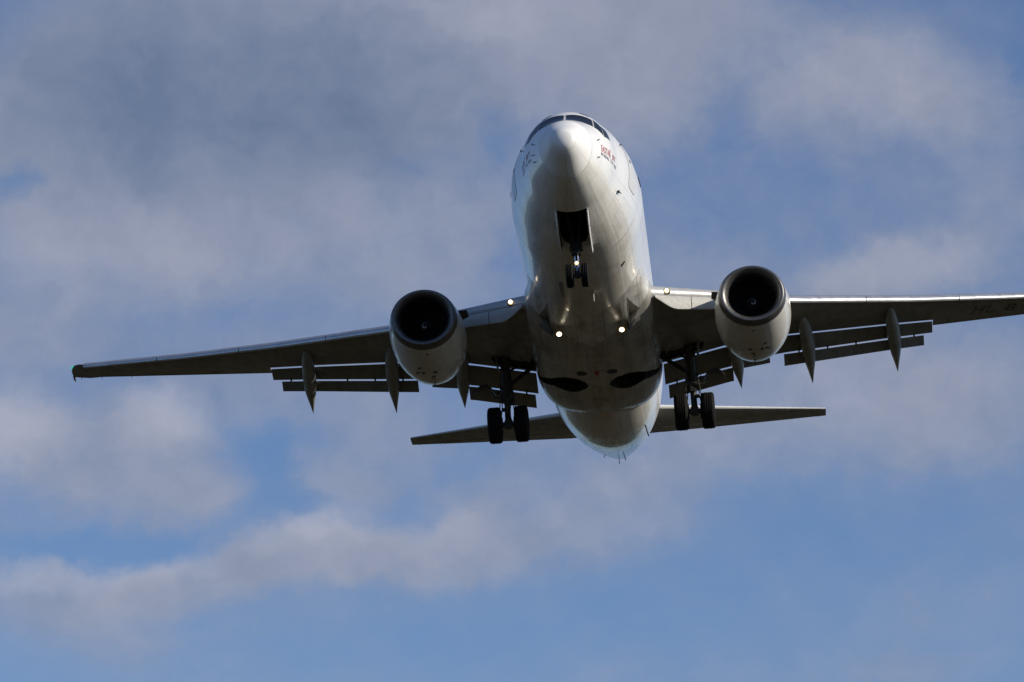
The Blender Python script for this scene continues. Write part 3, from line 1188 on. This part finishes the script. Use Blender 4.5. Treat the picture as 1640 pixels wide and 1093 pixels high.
def build_wing(sg):
    mb = MB()
    xs = [.6, 1.2, 1.76, 1.95, 2.6, 3.3, 4.0, 4.6, 5.2, 5.5, 6.05, 6.7, 7.5, 8.3, 9.1, 9.83, 10.2, 10.47, 10.4701, 11, 11.8, 12.6, 13.4,
          14.2, 15, 15.7, 16.2, 16.6]
    rows = []
    for x in xs:
        if abs(x - 10.4701) < 1e-6:
            x = 10.475
        rows.append(wing_ring(x))
    mb.grid(rows, True, 0, True, True)
    mb.mirror(sg)
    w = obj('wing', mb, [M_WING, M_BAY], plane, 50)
    # strut bay behind the rear spar
    poly = [(1.9, 16.25), (3.15, 15.62), (3.3, 15.9), (3.2, 16.6), (2.0, 17.05)]
    cb = MB()
    cb.grid([[(x, y, -2.2) for x, y in poly], [(x, y, wing_z(x, y) + .09) for x, y in poly]], True, 0, True, True)
    cb.mirror(sg)
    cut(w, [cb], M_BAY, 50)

    # wing tip cap
    mb = MB()
    rows = []
    base = wing_ring(16.6)
    le, te, z0, t = wing_sec(16.6)
    for i in range(8):
        a = i / 7
        x = 16.602 + .56 * math.sin(a * math.pi / 2)
        k_ = max(1 - a * a, .02)
        l2 = lerp(le + .02, 21.28, a ** 2)
        t2 = TEC(x) + .02
        zc = zw(x) - .06 + .05 * a
        rows.append([Vector((x, lerp(l2, t2, (p.y - le) / (te - le)), zc + (p.z - z0) * lerp(1, .25, a ** 2))) for p in base])
    mb.grid(rows, True, 0, True, True)
    mb.mirror(sg)
    obj('wing_tip', mb, M_WING, w, 50)
    mb = MB()
    mb.path([(16.99, 20.27, zw(17) - .02), (17.05, 20.38, zw(17) - .02), (17.1, 20.5, zw(17) - .02)], [.02, .03, .015], 10)
    mb.mirror(sg)
    obj('navigation_light', mb, M_REDL if sg > 0 else M_GREEN, w)
    mb = MB()
    mb.path([(17.14, 21.3, zw(17.1)), (17.16, 21.55, zw(17.1) - .03), (17.16, 21.7, zw(17.1) - .05)], [.045, .04, .015], 8)
    mb.mirror(sg)
    obj('tip_fairing', mb, M_FRAME, w)
    for x in (15.2, 16.2, 16.9):
        mb = MB()
        mb.tube((x, TEC(x) - .02, wing_z(x, TEC(x))), (x, TEC(x) + .16, wing_z(x, TEC(x)) - .02), .010, .004, 6)
        mb.mirror(sg)
        obj('static_wick', mb, M_BLACK, w)

    # slats
    for xa, xb in ((5.55, 8.32), (8.345, 11.25), (11.275, 14.05), (14.075, 16.62)):
        rows = []
        for i in range(9):
            x = lerp(xa, xb, i / 8)
            le = LE(x)
            c = TEC(x) - le
            k_ = lerp(1, .72, (x - 5.5) / 11)
            z0 = zw(x) - .09
            prof = [(.62, .285), (.48, .268), (.33, .235), (.20, .185), (.11, .125), (.05, .066), (.012, .010), (.0, -.045), (.012, -.092),
                    (.045, -.118), (.075, -.112), (.10, -.05), (.16, .06), (.28, .16), (.44, .235), (.60, .272)]
            rows.append([Vector((x, le + a * k_, z0 + b * k_)) for a, b in prof])
        mb = MB()
        mb.grid(rows, True, 0, True, True)
        mb.mirror(sg)
        obj('slat', mb, M_SLAT, w, 35)
    # Krueger flaps inboard of the engine
    for xa, xb in ((1.98, 3.02), (3.04, 4.25)):
        rows = []
        for i in range(9):
            x = lerp(xa, xb, i / 8)
            le = LE(x)
            h = .44 * sstep(1.7, 2.62, x) if x < 2.62 else lerp(.44, .36, (x - 2.62) / 1.6)
            zt = zw(x) - .17
            prof = [(.06, .01), (.0, -.02), (-.06, -.1 * h / .44), (-.08, -.25 * h / .44), (-.06, -h), (-.02, -h - .015), (0, -h + .01), (-.03, -.24 * h / .44), (.04, -.08 * h / .44)]
            rows.append([Vector((x, le + a, zt + b)) for a, b in prof])
        mb = MB()
        mb.grid(rows, True, 0, True, True)
        mb.mirror(sg)
        obj('krueger_flap', mb, M_KRUE, w, 40)
    # bright fixed leading edge above the Krueger flaps
    rows = []
    for i in range(15):
        x = lerp(1.80, 4.6, i / 14)
        le = LE(x)
        rr = []
        for q, up in ((.06, True), (.035, True), (.016, True), (.005, True), (0, True), (.004, False), (.012, False), (.02, False)):
            le_, te_, z0_, t_ = wing_sec(x)
            y = le_ + (te_ - le_) * q
            z = wing_z(x, y, up)
            rr.append(Vector((x, y - .006, z + (.006 if up else -.006))))
        rr += [Vector((p.x, p.y + .03, p.z)) for p in (rr[-1], rr[4], rr[0])]
        rows.append(rr)
    mb = MB()
    mb.grid(rows, True, 0, True, True)
    mb.mirror(sg)
    obj('leading_edge', mb, M_LEI, w, 40)

    # flaps
    def span_mesh(fn, xa, xb, t, n=10, xs_=None):
        m_ = MB()
        rows_ = []
        for x in (xs_ or [lerp(xa, xb, i / n) for i in range(n + 1)]):
            y, z, c, d = fn(x)
            rows_.append(foil(x, y, z, c, d, t))
        m_.grid(rows_, True, 0, True, True)
        m_.mirror(sg)
        return m_
    obj('main_flap', span_mesh(flap_line, 1.98, 5.29, .14, xs_=[1.98, 2.6, 3.2, 3.8, 4.14, 4.16, 4.6, 5.0, 5.28]), M_FLAP, w, 50)
    obj('main_flap', span_mesh(flap_line, 5.31, 10.44, .15), M_FLAP, w, 50)
    obj('aft_flap', span_mesh(aft_line, 2.08, 4.12, .12), M_FLAP, w, 50)
    obj('aft_flap', span_mesh(aft_line, 5.72, 10.16, .12), M_FLAP, w, 50)
    # hinge brackets across the slots
    for x in (2.35, 3.6, 6.2, 7.1, 8.0, 9.85):
        y, z, c, d = flap_line(x)
        y2, z2, c2, d2 = aft_line(x)
        mb = MB()
        ya, za = y + c * .86 * math.cos(d), z - c * .86 * math.sin(d)
        mb.box(((x), (ya + y2 + .08) / 2, (za + z2) / 2 - .012), (.05, abs(y2 + .08 - ya), .05), Matrix.Rotation(-d, 3, 'X'))
        mb.mirror(sg)
        obj('flap_bracket', mb, M_GEARD, w)
    # aileron
    # flap track fairings (canoes)
    _can = pchip([0, .03, .10, .22, .42, .55, .66, .85, 1], [.02, .34, .66, .88, 1, .98, .84, .38, .02])
    for xc, ytip, ztip in ((4.34, 18.62, -1.885), (6.58, 19.58, -1.56), (9.29, 20.2, -1.16)):
        ya = GAP(xc)
        y0 = ya - {4.34: 1.5, 6.58: 1.75, 9.29: 1.75}[xc]
        zu = wing_z(xc, ya)
        st = []
        top0 = Vector((xc - .22, y0, wing_z(xc, y0) + .02))
        knee = Vector((xc - .09, ya + .15, zu - .40))
        tip = Vector((xc, ytip, ztip))
        rows = []
        N = 30
        for i in range(N + 1):
            s_ = i / N
            if s_ < .5:
                q = s_ / .5
                cen = top0.lerp(knee, q)
                cen.z = lerp(top0.z, knee.z, q ** .8)
            else:
                q = (s_ - .5) / .5
                cen = knee.lerp(tip, q)
            r = _can(s_)
            rw, rh = .21 * r, .29 * r
            rows.append([cen + Vector((rw * math.cos(a), 0, rh * math.sin(a) + (.02 if math.sin(a) > 0 else 0)))
                         for a in [2 * math.pi * j / 24 for j in range(24)]])
        mb = MB()
        mb.grid(rows, True, 0, True, True)
        mb.mirror(sg)
        obj('flap_track_fairing', mb, M_CANOE, w, 45)
    # wing root landing lamp
    yl, zl = LE(2.36) + .03, zw(2.36) - .045
    mb = MB()
    mb.lathe([(.10, .10), (.0, .095), (-.02, .085), (.02, .078), (.08, .02)], (2.33, yl - .08, zl), 18)
    mb.mirror(sg)
    obj('landing_light', mb, M_GEARD, w)
    mb = MB()
    mb.lathe([(-.03, .0001), (-.035, .025), (-.03, .056)], (2.33, yl - .10, zl), 18)
    mb.lathe([(-.03, .056), (-.015, .068), (.01, .074)], (2.33, yl - .10, zl), 18, 1)
    mb.mirror(sg)
    obj('lamp_lens', mb, [M_LAMP, M_LAMPRIM], w)
    return w


wings = {sg: build_wing(sg) for sg in (1, -1)}

# registration under the port wing
def under_wing_text(body, xa, xb, h, wing):
    me = fit_text(body)
    for v in me.vertices:
        x = lerp(xa, xb, v.co.x)
        le, te = LE(x), TEC(x)
        y = lerp(le, te, .5) + h * (.5 - v.co.y) + .02
        x2 = x + .12 * (v.co.y - .5)
        v.co = Vector((x2, y, wing_z(x2, y) - .004))
    me.materials.clear()
    me.materials.append(M_REG)
    obj('registration_lettering', me, M_REG, wing)


under_wing_text('H', 11.73, 12.08, .72, wings[1])
under_wing_text('L', 12.18, 12.46, .72, wings[1])
under_wing_text('8', 12.78, 13.12, .66, wings[1])

# ------------------------------------------------------------------ tailplane and fin
def build_tailplane(sg):
    _le = lin([0, 1.55, 7.17], [26.75, 27.70, 31.22])
    _te = lin([0, 1.3, 7.17], [30.35, 30.62, 32.02])
    z_ = lambda x: 1.47 - (7.17 - x) * .123
    inc = .035
    mb = MB()
    xs = [.5, 1.0, 1.5, 2.5, 3.5, 4.5, 5.5, 6.3, 6.9, 7.12, 7.17]
    rows = []
    for x in xs:
        ch = _te(x) - _le(x)
        cut_ = .70 if x < 6.2 else 1.0
        t = .10 if x < 7.15 else .05
        rows.append(tail_ring(x, _le(x), _te(x), z_(x), t, inc))
    mb.grid(rows, True, 0, True, True)
    mb.mirror(sg)
    h = obj('tailplane', mb, M_TAIL, plane, 50)
    mb = MB()
    rows = []
    for i in range(9):
        x = lerp(.9, 7.15, i / 8)
        le, te = _le(x), _te(x)
        c = te - le
        rr = []
        for q, s_ in ((.05, 1), (.02, 1), (.006, 1), (0, 1), (.006, -1), (.018, -1), (.012, -.6), (.03, .6)):
            rr.append(Vector((x, le + c * q - .02, z_(x) + .012 + c * naca(.115, q) * s_ + c * q * inc)))
        rows.append(rr)
    mb.grid(rows, True, 0, True, True)
    mb.mirror(sg)
    obj('leading_edge', mb, M_WHITE, h, 40)
    # elevator, hinged behind a thin bright gap
    mb = MB()
    rows = []
    for i in range(9):
        x = lerp(1.55, 6.1, i / 8)
        le, te = _le(x), _te(x)
        c = te - le
        rr = []
        for q, s_ in ((1.005, 1), (.9, 1), (.72, 1), (.72, -1), (.9, -1), (1.005, -1)):
            th = c * naca(.10, min(q, 1)) + .012
            rr.append(Vector((x, le + c * q, z_(x) + th * s_ + c * q * inc)))
        rows.append(rr)
    mb.grid(rows, True, 0, True, True)
    mb.mirror(sg)
    obj('elevator', mb, M_TAIL, h, 40)
    mb = MB()
    rows = []
    for i in range(9):
        x = lerp(1.5, 4.6, i / 8)
        le, te = _le(x), _te(x)
        c = te - le
        q = .70
        zz = z_(x) - c * naca(.10, q) + c * q * inc - .013
        rows.append([Vector((x, le + c * q - .03, zz)), Vector((x, le + c * q + .03, zz - .004)), Vector((x, le + c * q + .03, zz + .012)), Vector((x, le + c * q - .03, zz + .012))])
    mb.grid(rows, True, 0, True, True)
    mb.mirror(sg)
    obj('hinge_strip', mb, M_KRUE, h)
    for x in (6.2, 6.9):
        mb = MB()
        zt = z_(x) + (_te(x) - _le(x)) * inc
        mb.tube((x, _te(x) - .02, zt), (x, _te(x) + .14, zt - .01), .009, .004, 6)
        mb.mirror(sg)
        obj('static_wick', mb, M_BLACK, h)


build_tailplane(1)
build_tailplane(-1)

mb = MB()
rows = []
for i in range(13):
    q = i / 12
    z = lerp(1.35, 8.35, q)
    le = lerp(25.3, 31.0, q)
    te = lerp(31.2, 33.3, q)
    if q < .17:
        le -= (1 - q / .17) ** 2 * 1.8
    n = 18
    qs = [(1 - math.cos(math.pi * j / n)) / 2 for j in range(n + 1)]
    c = te - le
    t = .10 if i < 12 else .04
    a = [Vector((c * naca(t, s_) + (.008 if s_ == 1 else 0), le + c * s_, z)) for s_ in qs]
    b = [Vector((-c * naca(t, s_) - (.008 if s_ == 1 else 0), le + c * s_, z)) for s_ in qs]
    rows.append(list(reversed(a)) + b[1:])
mb.grid(rows, True, 0, True, True)
fin = obj('tail_fin', mb, M_WHITE, plane, 50)
mb = MB()
rows = []
for i in range(9):
    q = lerp(.2, .97, i / 8)
    z = lerp(1.35, 8.35, q)
    le = lerp(25.3, 31.0, q)
    te = lerp(31.2, 33.3, q)
    c = te - le
    rr = []
    for s_, k_ in ((1.004, 1), (.85, 1), (.70, 1), (.70, -1), (.85, -1), (1.004, -1)):
        rr.append(Vector(((c * naca(.10, min(s_, 1)) + .012) * k_, le + c * s_, z)))
    rows.append(rr)
mb.grid(rows, True, 0, True, True)
obj('rudder', mb, M_RED, fin, 40)

# ------------------------------------------------------------------ engines
EX, EY, EZ = 4.83, 9.80, -1.99


def nac_pt(y, r, t, sg):
    """y from the lip plane, t angle from +x"""
    c, s = math.cos(t), math.sin(t)
    zoff = -.03 * sstep(0, 3.3, y)
    x, z = r * c, r * s * (1 - .075 * (1 - sstep(.3, 2.2, y))) + zoff
    yy = y
    return Vector((EX + x, EY + yy, EZ + z))


def build_engine(sg):
    N = 72
    A = [2 * math.pi * i / N for i in range(N)]

    def shell(prof, closed=True):
        m_ = MB()
        pr = prof + [prof[0]] if closed else prof
        m_.grid([[nac_pt(y, r, t, sg) for t in A] for y, r in pr], True)
        m_.mirror(sg)
        return m_
    _out = pchip([.30, .7, 1.2, 1.8, 2.4, 2.9, 3.38], [.992, 1.065, 1.115, 1.125, 1.09, 1.02, .915])
    prof = [(.30 + (3.38 - .30) * i / 26, _out(.30 + (3.38 - .30) * i / 26)) for i in range(27)]
    prof += [(3.38, .895), (3.0, .93), (2.2, .95), (1.2, .86), (.6, .80), (.32, .95)]
    e = obj('engine', shell(prof), M_NAC, plane, 40)
    # bare metal inlet lip
    lp = []
    for i in range(21):
        a = math.pi * i / 20
        # outside edge -> nose of the lip -> throat
        if i <= 8:
            q = i / 8
            lp.append((lerp(.297, .0, math.sin(q * math.pi / 2)), lerp(.994, .895, 1 - math.cos(q * math.pi / 2))))
        else:
            q = (i - 8) / 12
            lp.append((lerp(.0, .40, 1 - math.cos(q * math.pi / 2)), lerp(.895, .690, math.sin(q * math.pi / 2))))
    deep = lp[15:]
    lp = lp[:16] + [(lp[15][0] + .03, .80), (.297, .96)]
    obj('inlet_lip', shell(lp), M_LIP, e, 40)
    obj('inlet_duct', shell([(a + .002, r + .002) for a, r in deep] + [(.6, .72), (1.05, .775), (1.05, .80), (.6, .79), (.26, .80)]), M_DUCT, e, 40)
    # fan
    mb = MB()
    for i in range(24):
        a = 2 * math.pi * i / 24
        rows = []
        for q in range(6):
            r = lerp(.22, .765, q / 5)
            tw = lerp(R(28), R(62), q / 5)
            hw = lerp(.055, .10, q / 5)
            t = a + .1 * (q / 5) ** 2
            cdir = Vector((-math.sin(t), 0, math.cos(t)))
            ctr = Vector((EX + r * math.cos(t), EY + .98, EZ + r * math.sin(t)))
            off = cdir * hw * math.sin(tw) + Vector((0, hw * math.cos(tw), 0))
            rows.append([ctr - off, ctr + off])
        mb.grid(rows)
    mb.lathe([(1.10, .78), (1.10, .001)], (EX, EY, EZ), 32)
    mb.mirror(sg)
    obj('fan', mb, M_FAN, e, 40, recalc=False)
    mb = MB()
    mb.lathe([(.70, .0001), (.72, .03), (.78, .085), (.86, .15), (.95, .21), (1.05, .235)], (EX, EY, EZ), 32)
    mb.mirror(sg)
    obj('spinner', mb, M_FAN, e)
    # white comma painted on the spinner
    mb = MB()
    _sp = lin([0, .03, .085, .15, .21], [.70, .72, .78, .86, .95])
    rows = []
    for i in range(22):
        q = i / 21
        a = R(200) + q * R(330)
        r = lerp(.03, .15, q)
        w_ = .030 * math.sin(math.pi * min(q * 1.0 + .12, 1)) + .004
        rr = []
        for r2 in (r - w_ / 2, r + w_ / 2):
            r2 = max(r2, .002)
            rr.append(Vector((EX + r2 * math.cos(a), EY + _sp(r2) - .008, EZ + r2 * math.sin(a))))
        rows.append(rr)
    mb.grid(rows)
    if sg < 0:
        mb.v = [(-x, y, z) for x, y, z in mb.v]
    obj('spinner_mark', mb, M_WHITE, e, recalc=False)
    # core nozzle and plug
    mb = MB()
    mb.lathe([(3.0, .62), (3.6, .58), (4.3, .46), (4.3, .42), (3.4, .5)], (EX, EY, EZ - .02), 40)
    mb.lathe([(3.9, .34), (4.4, .28), (5.0, .12), (5.1, .0001)], (EX, EY, EZ - .02), 32)
    mb.mirror(sg)
    obj('exhaust_nozzle', mb, M_GEARD, e)
    # strake
    mb = MB()
    base = [nac_pt(y, _out(y) - .03, R(148), sg) for y in (1.15, 1.6, 2.1)]
    outw = Vector((math.cos(R(148)), 0, math.sin(R(148))))
    tip_ = [base[0] + outw * .06 + Vector((0, .1, 0)), base[1] + outw * .30, base[2] + outw * .33 + Vector((0, .1, 0))]
    side = Vector((-outw.z, 0, outw.x)) * .012
    mb.grid([[p + side for p in base], [p + side for p in tip_], [p - side for p in tip_], [p - side for p in base]], True)
    n0 = len(mb.v)
    mb.mirror(sg)
    obj('nacelle_strake', mb, M_GEARD, e)
    # latches, drains and small panels underneath
    mb = MB()
    for y, t, hy, hx in ((1.75, 262, .06, .12), (1.78, 280, .075, .08), (1.8, 288, .05, .10), (2.1, 266, .07, .12), (2.3, 268, .03, .12), (2.5, 266, .03, .08), (1.45, 285, .05, .08),
                         (1.95, 292, .05, .05), (.55, 268, .04, .05), (2.65, 272, .03, .06), (2.85, 268, .03, .06)):
        r = _out(y) + .002
        ctr = nac_pt(y, r, R(t), sg)
        da = hx / r / 2
        top = [nac_pt(y + a, _out(y + a) + .004, R(t) + b, sg) for a, b in ((-hy, -da), (-hy, da), (hy, da), (hy, -da))]
        bot = [nac_pt(y + a, _out(y + a) - .01, R(t) + b, sg) for a, b in ((-hy, -da), (-hy, da), (hy, da), (hy, -da))]
        mb.grid([bot, top], True, 0, True, True)
    mb.mirror(sg)
    obj('service_panel', mb, M_GEARD, e)
    mb = MB()
    mb.tube(nac_pt(2.95, 1.0, R(268), sg), nac_pt(3.05, 1.10, R(268), sg), .02, .015, 8)
    mb.mirror(sg)
    obj('drain_pipe', mb, M_STEEL, e)
    # pylon
    rows = []
    for y, w_, zb, zt in ((11.0, .03, -1.05, -.86), (11.6, .13, -1.05, -.72), (12.6, .19, -1.1, -.60), (13.6, .22, -1.3, -.45), (14.8, .2, -1.35, -.60),
                          (16.0, .12, -1.12, -.8), (16.6, .03, -.95, -.85)):
        rows.append([Vector((EX + a * w_, y, z)) for a, z in ((-1, zb), (1, zb), (1, lerp(zb, zt, .8)), (.5, zt), (-.5, zt), (-1, lerp(zb, zt, .8)))])
    mb = MB()
    mb.grid(rows, True, 0, True, True)
    mb.mirror(sg)
    obj('pylon', mb, M_NAC, e, 40)


build_engine(1)
build_engine(-1)

# ------------------------------------------------------------------ landing gear
def tyre_mesh(cx, cy, cz, r, w, grooves=4):
    h = w / 2
    prof = [(-h * .62, r * .58), (-h * .92, r * .66), (-h, r * .80), (-h * .93, r * .91), (-h * .74, r * .975)]
    for i in range(grooves):
        g = lerp(-.5, .5, i / (grooves - 1)) * h
        prof += [(g - .016, r), (g - .012, r - .014), (g + .012, r - .014), (g + .016, r)]
    prof += [(h * .74, r * .975), (h * .93, r * .91), (h, r * .80), (h * .92, r * .66), (h * .62, r * .58)]
    m_ = MB()
    m_.lathe(prof, (cx, cy, cz), 48, axis='X')
    m_.lathe([(h * .62, r * .58), (-h * .62, r * .58)], (cx, cy, cz), 48, axis='X')
    return m_


def hub_mesh(cx, cy, cz, r, w, outs):
    m_ = MB()
    h = w / 2
    m_.lathe([(-h * .7, r * .57), (-h * .5, r * .5), (-h * .35, r * .3), (-h * .5, r * .15), (-h * .5, .0001)], (cx, cy, cz), 32, axis='X')
    m_.lathe([(h * .5, .0001), (h * .5, r * .15), (h * .35, r * .3), (h * .5, r * .5), (h * .7, r * .57)], (cx, cy, cz), 32, axis='X')
    for i in range(8):
        a = 2 * math.pi * i / 8
        for s_ in (-1, 1):
            m_.tube((cx + s_ * h * .3, cy + r * .38 * math.cos(a), cz + r * .38 * math.sin(a)), (cx + s_ * h * .5, cy + r * .38 * math.cos(a), cz + r * .38 * math.sin(a)), .025, n=8)
    return m_


def main_gear(sg):
    X, Y, Z = 2.86, 16.13, -3.37
    T = Vector((X - .02, 15.72, -1.15))
    Ax = Vector((X, Y, Z))
    k1 = T.lerp(Ax, .62)
    mb = MB()
    mb.path([T, T.lerp(Ax, .1), T.lerp(Ax, .2), T.lerp(Ax, .6), k1], [.16, .175, .15, .145, .17], 20)
    mb.tube(T + Vector((-.3, .12, .05)), T + Vector((.42, -.12, .05)), .09)
    mb.box(k1 + Vector((0, .02, -.02)), (.40, .30, .16))
    g = obj('main_landing_gear', mb.mirror(sg), M_STEEL, plane, 40)
    mb = MB()
    mb.tube(k1, Ax, .095, n=18)
    mb.tube(Ax - Vector((.44, 0, 0)), Ax + Vector((.44, 0, 0)), .075, n=16)
    mb.box(Ax, (.22, .22, .22))
    obj('shock_strut', mb.mirror(sg), M_STEEL, g)
    for dx in (-.41, .41):
        obj('tyre', tyre_mesh(X + dx, Y, Z, .565, .42).mirror(sg), M_RUB, g, 50)
        obj('wheel_hub', hub_mesh(X + dx, Y, Z, .565, .42, dx > 0).mirror(sg), M_HUB, g)
        mb = MB()
        s_ = -math.copysign(1, dx)
        mb.lathe([(s_ * .10, .24), (s_ * .24, .24), (s_ * .24, .10)], (X + dx, Y, Z), 24, axis='X')
        obj('brake_pack', mb.mirror(sg), M_GEARD, g)
    # torsion links
    mb = MB()
    aft = Vector((0, .34, 0))
    mid = k1.lerp(Ax, .5) + aft
    for s_ in (-1, 1):
        mb.path([k1 + Vector((.09 * s_, .1, -.05)), mid + Vector((.03 * s_, 0, .03))], [.045, .03], 8)
        mb.path([Ax + Vector((.09 * s_, .1, .1)), mid + Vector((.03 * s_, 0, -.03))], [.045, .03], 8)
    obj('torsion_link', mb.mirror(sg), M_GEARD, g)
    # hoses and little fittings on the strut
    mb = MB()
    for a, b in ((.12, -.10), (-.13, -.08), (.1, .12), (-.1, .13)):
        mb.path([T.lerp(Ax, .3) + Vector((a * 1.2, b * 1.4, 0)), T.lerp(Ax, .55) + Vector((a * 1.5, b * 1.8, .02)), T.lerp(Ax, .75) + Vector((a * 1.8, b * 1.6, 0)),
                 Ax + Vector((a * 2.2, b * .8, .22)), Ax + Vector((a * 2.4, b * .3, .05))], .016, 6)
    for q, sx in ((.50, .15), (.58, -.17), (.66, .16), (.72, -.13), (.8, .13)):
        mb.box(T.lerp(Ax, q) + Vector((sx, -.05, 0)), (.10, .12, .09))
    mb.box(T.lerp(Ax, .7) + Vector((0, -.12, 0)), (.16, .08, .2))
    obj('brake_hose', mb.mirror(sg), M_GEARD, g)
    # side brace to the body and its actuator
    mb = MB()
    root = Vector((1.92, 15.95, -1.55))
    low = T.lerp(Ax, .50)
    mb.path([root, root.lerp(low, .5), low], [.06, .07, .06], 12)
    mb.box(root + Vector((.06, 0, .03)), (.22, .22, .2))
    mb.path([root + Vector((.1, .15, .25)), T.lerp(Ax, .25) + Vector((-.1, .1, 0))], [.05, .035], 10)
    obj('side_brace', mb.mirror(sg), M_GEARD, g)
    # curved strut door standing outboard of the leg
    mb = MB()
    arc = []
    o = T.lerp(Ax, .56)
    pts = [(.16, -.02), (.26, .05), (.34, -.02), (.45, .13), (.60, .24), (.76, .24), (.92, .15), (1.02, .02)]
    for w_ in (-.14, .14):
        arc.append([o + Vector((a, w_ + .12, b)) for a, b in pts])
    up = [[p + Vector((.01, 0, .06)) for p in r] for r in reversed(arc)]
    mb.grid([arc[0], arc[1], up[0], up[1]] , False)
    mb.grid([up[1], arc[0]])
    obj('gear_door', mb.mirror(sg), M_STEEL, g, 40)
    mb = MB()
    mb.path([o + Vector((.05, .05, -.15)), o + Vector((.35, .08, -.12)), o + Vector((.48, .1, .08))], .022, 8)
    obj('door_rod', mb.mirror(sg), M_GEARD, g)
    # inner upper plate beside the leg
    mb = MB()
    mb.box(T + Vector((.26, .05, -.28)), (.05, .5, .62), Matrix.Rotation(R(6), 3, 'Y'))
    obj('leg_fairing', mb.mirror(sg), M_FLAP, g)


main_gear(1)
main_gear(-1)


def nose_gear():
    Ax = Vector((0, 4.05, -3.20))
    T = Vector((0, 4.38, -1.75))
    d = (Ax - T)
    mid = T + d * .55
    mb = MB()
    mb.path([T, T + d * .12, T + d * .3, T + d * .5, mid], [.11, .13, .115, .10, .12], 18)
    mb.tube(T + Vector((-.36, 0, .05)), T + Vector((.36, 0, .05)), .07)
    mb.box(T + d * .32, (.34, .24, .16))
    mb.box(T + d * .22 + Vector((0, -.05, 0)), (.46, .12, .10))
    mb.box(T + d * .50, (.28, .2, .07))
    g = obj('nose_landing_gear', mb, M_GEARD, plane, 40)
    mb = MB()
    mb.tube(mid + Vector((0, 0, 0.06)), Ax, .062, n=18)
    obj('shock_strut', mb, M_CHROME, g)
    mb = MB()
    mb.tube(Ax - Vector((.26, 0, 0)), Ax + Vector((.26, 0, 0)), .045)
    mb.box(Ax + Vector((0, 0, .02)), (.16, .16, .16))
    obj('axle', mb, M_GEARD, g)
    for dx in (-.215, .215):
        obj('tyre', tyre_mesh(dx, Ax.y, Ax.z, .345, .205, 3), M_RUB, g, 50)
        obj('wheel_hub', hub_mesh(dx, Ax.y, Ax.z, .345, .2, dx > 0), M_HUB, g)
    mb = MB()
    for s_ in (-1, 1):
        mb.path([mid + Vector((.06 * s_, .1, -.02)), mid.lerp(Ax, .5) + Vector((.02 * s_, .28, 0))], [.03, .022], 8)
        mb.path([Ax + Vector((.06 * s_, .07, .06)), mid.lerp(Ax, .5) + Vector((.02 * s_, .28, 0))], [.03, .022], 8)
    obj('torsion_link', mb, M_GEARD, g)
    # drag brace and steering actuators
    mb = MB()
    for s_ in (-1, 1):
        mb.path([Vector((.26 * s_, 3.1, -1.35)), Vector((.14 * s_, 3.8, -1.75)), T + d * .34 + Vector((.08 * s_, -.05, 0))], [.05, .05, .045], 10)
        mb.tube(T + d * .40 + Vector((.14 * s_, -.10, 0)), T + d * .40 + Vector((.14 * s_, .18, .02)), .05)
    mb.box(Vector((0, 3.8, -1.75)), (.34, .1, .08))
    obj('drag_brace', mb, M_GEARD, g)
    # taxi lamp on the strut
    lc = mid.lerp(Ax, .47) + Vector((0, -.14, 0))
    mb = MB()
    mb.lathe([(.10, .03), (.06, .06), (0, .07), (-.02, .065), (.01, .06)], lc, 18)
    mb.tube(lc + Vector((0, .05, 0)), lc + Vector((0, .16, .02)), .03)
    obj('taxi_light', mb, M_STEEL, g)
    mb = MB()
    mb.lathe([(-.012, .0001), (-.02, .02), (-.015, .036)], lc, 18)
    mb.lathe([(-.015, .036), (.0, .060)], lc, 18, 1)
    obj('lamp_lens', mb, [M_LAMPTAXI, M_LAMPRIM], g)
    # doors
    for sg in (1, -1):
        rows = []
        n = 14
        for i in range(n + 1):
            q = i / n
            y = lerp(2.60, 4.80, q)
            w, t, b, m_ = fus(y)
            hx = .415
            p = fus_yz(y, b + .03, 1)
            zh = m_ - (m_ - b) * math.sqrt(max(0, 1 - (hx / w) ** 2))
            h = .36 * min(1, .30 + 2.6 * q) * (1 if q < .8 else lerp(1, .72, (q - .8) / .2))
            pr = []
            for a in range(6):
                s_ = a / 5
                # hangs down and bows outwards like the skin it closes
                pr.append(Vector((hx + .02 + .035 * math.sin(s_ * math.pi * .8) - .015 * s_, y, zh + .02 - h * s_)))
            inner = [p_ + Vector((-.03, 0, 0)) for p_ in reversed(pr)]
            rows.append(pr + inner)
        mb = MB()
        mb.grid(rows, True, 0, True, True)
        for fi, f in enumerate(mb.f[:-2]):
            if fi % 12 in (6, 7, 8, 9, 10):
                mb.mi[fi] = 1
        mb.mirror(sg)
        o = obj('nose_gear_door', mb, [M_WHITE, M_GEARD], plane, 40)
        mb = MB()
        for y in (3.1, 4.1):
            zh = -1.95
            mb.path([(.33, y, -1.7), (.40, y, zh), (.45, y, zh - .16)], .02, 8)
        mb.mirror(sg)
        obj('door_rod', mb, M_GEARD, o)


nose_gear()

# retractable landing lamps under the belly
for sg in (1, -1):
    x, y = .93, 11.25
    zb = fair_z(x, y)
    c = Vector((x, y, zb - .11))
    mb = MB()
    mb.lathe([(.09, .03), (.07, .08), (0, .095), (-.045, .094), (-.045, .088), (.02, .084)], c, 20)
    mb.tube(c + Vector((0, .05, 0)), c + Vector((0, .12, .16)), .03)
    mb.mirror(sg)
    l = obj('retractable_light', mb, M_GEARD, plane)
    mb = MB()
    mb.lathe([(.0, .0001), (-.006, .03), (-.004, .068)], c, 20)
    mb.lathe([(-.004, .068), (.01, .083)], c, 20, 1)
    mb.mirror(sg)
    obj('lamp_lens', mb, [M_LAMP, M_LAMPRIM], l)
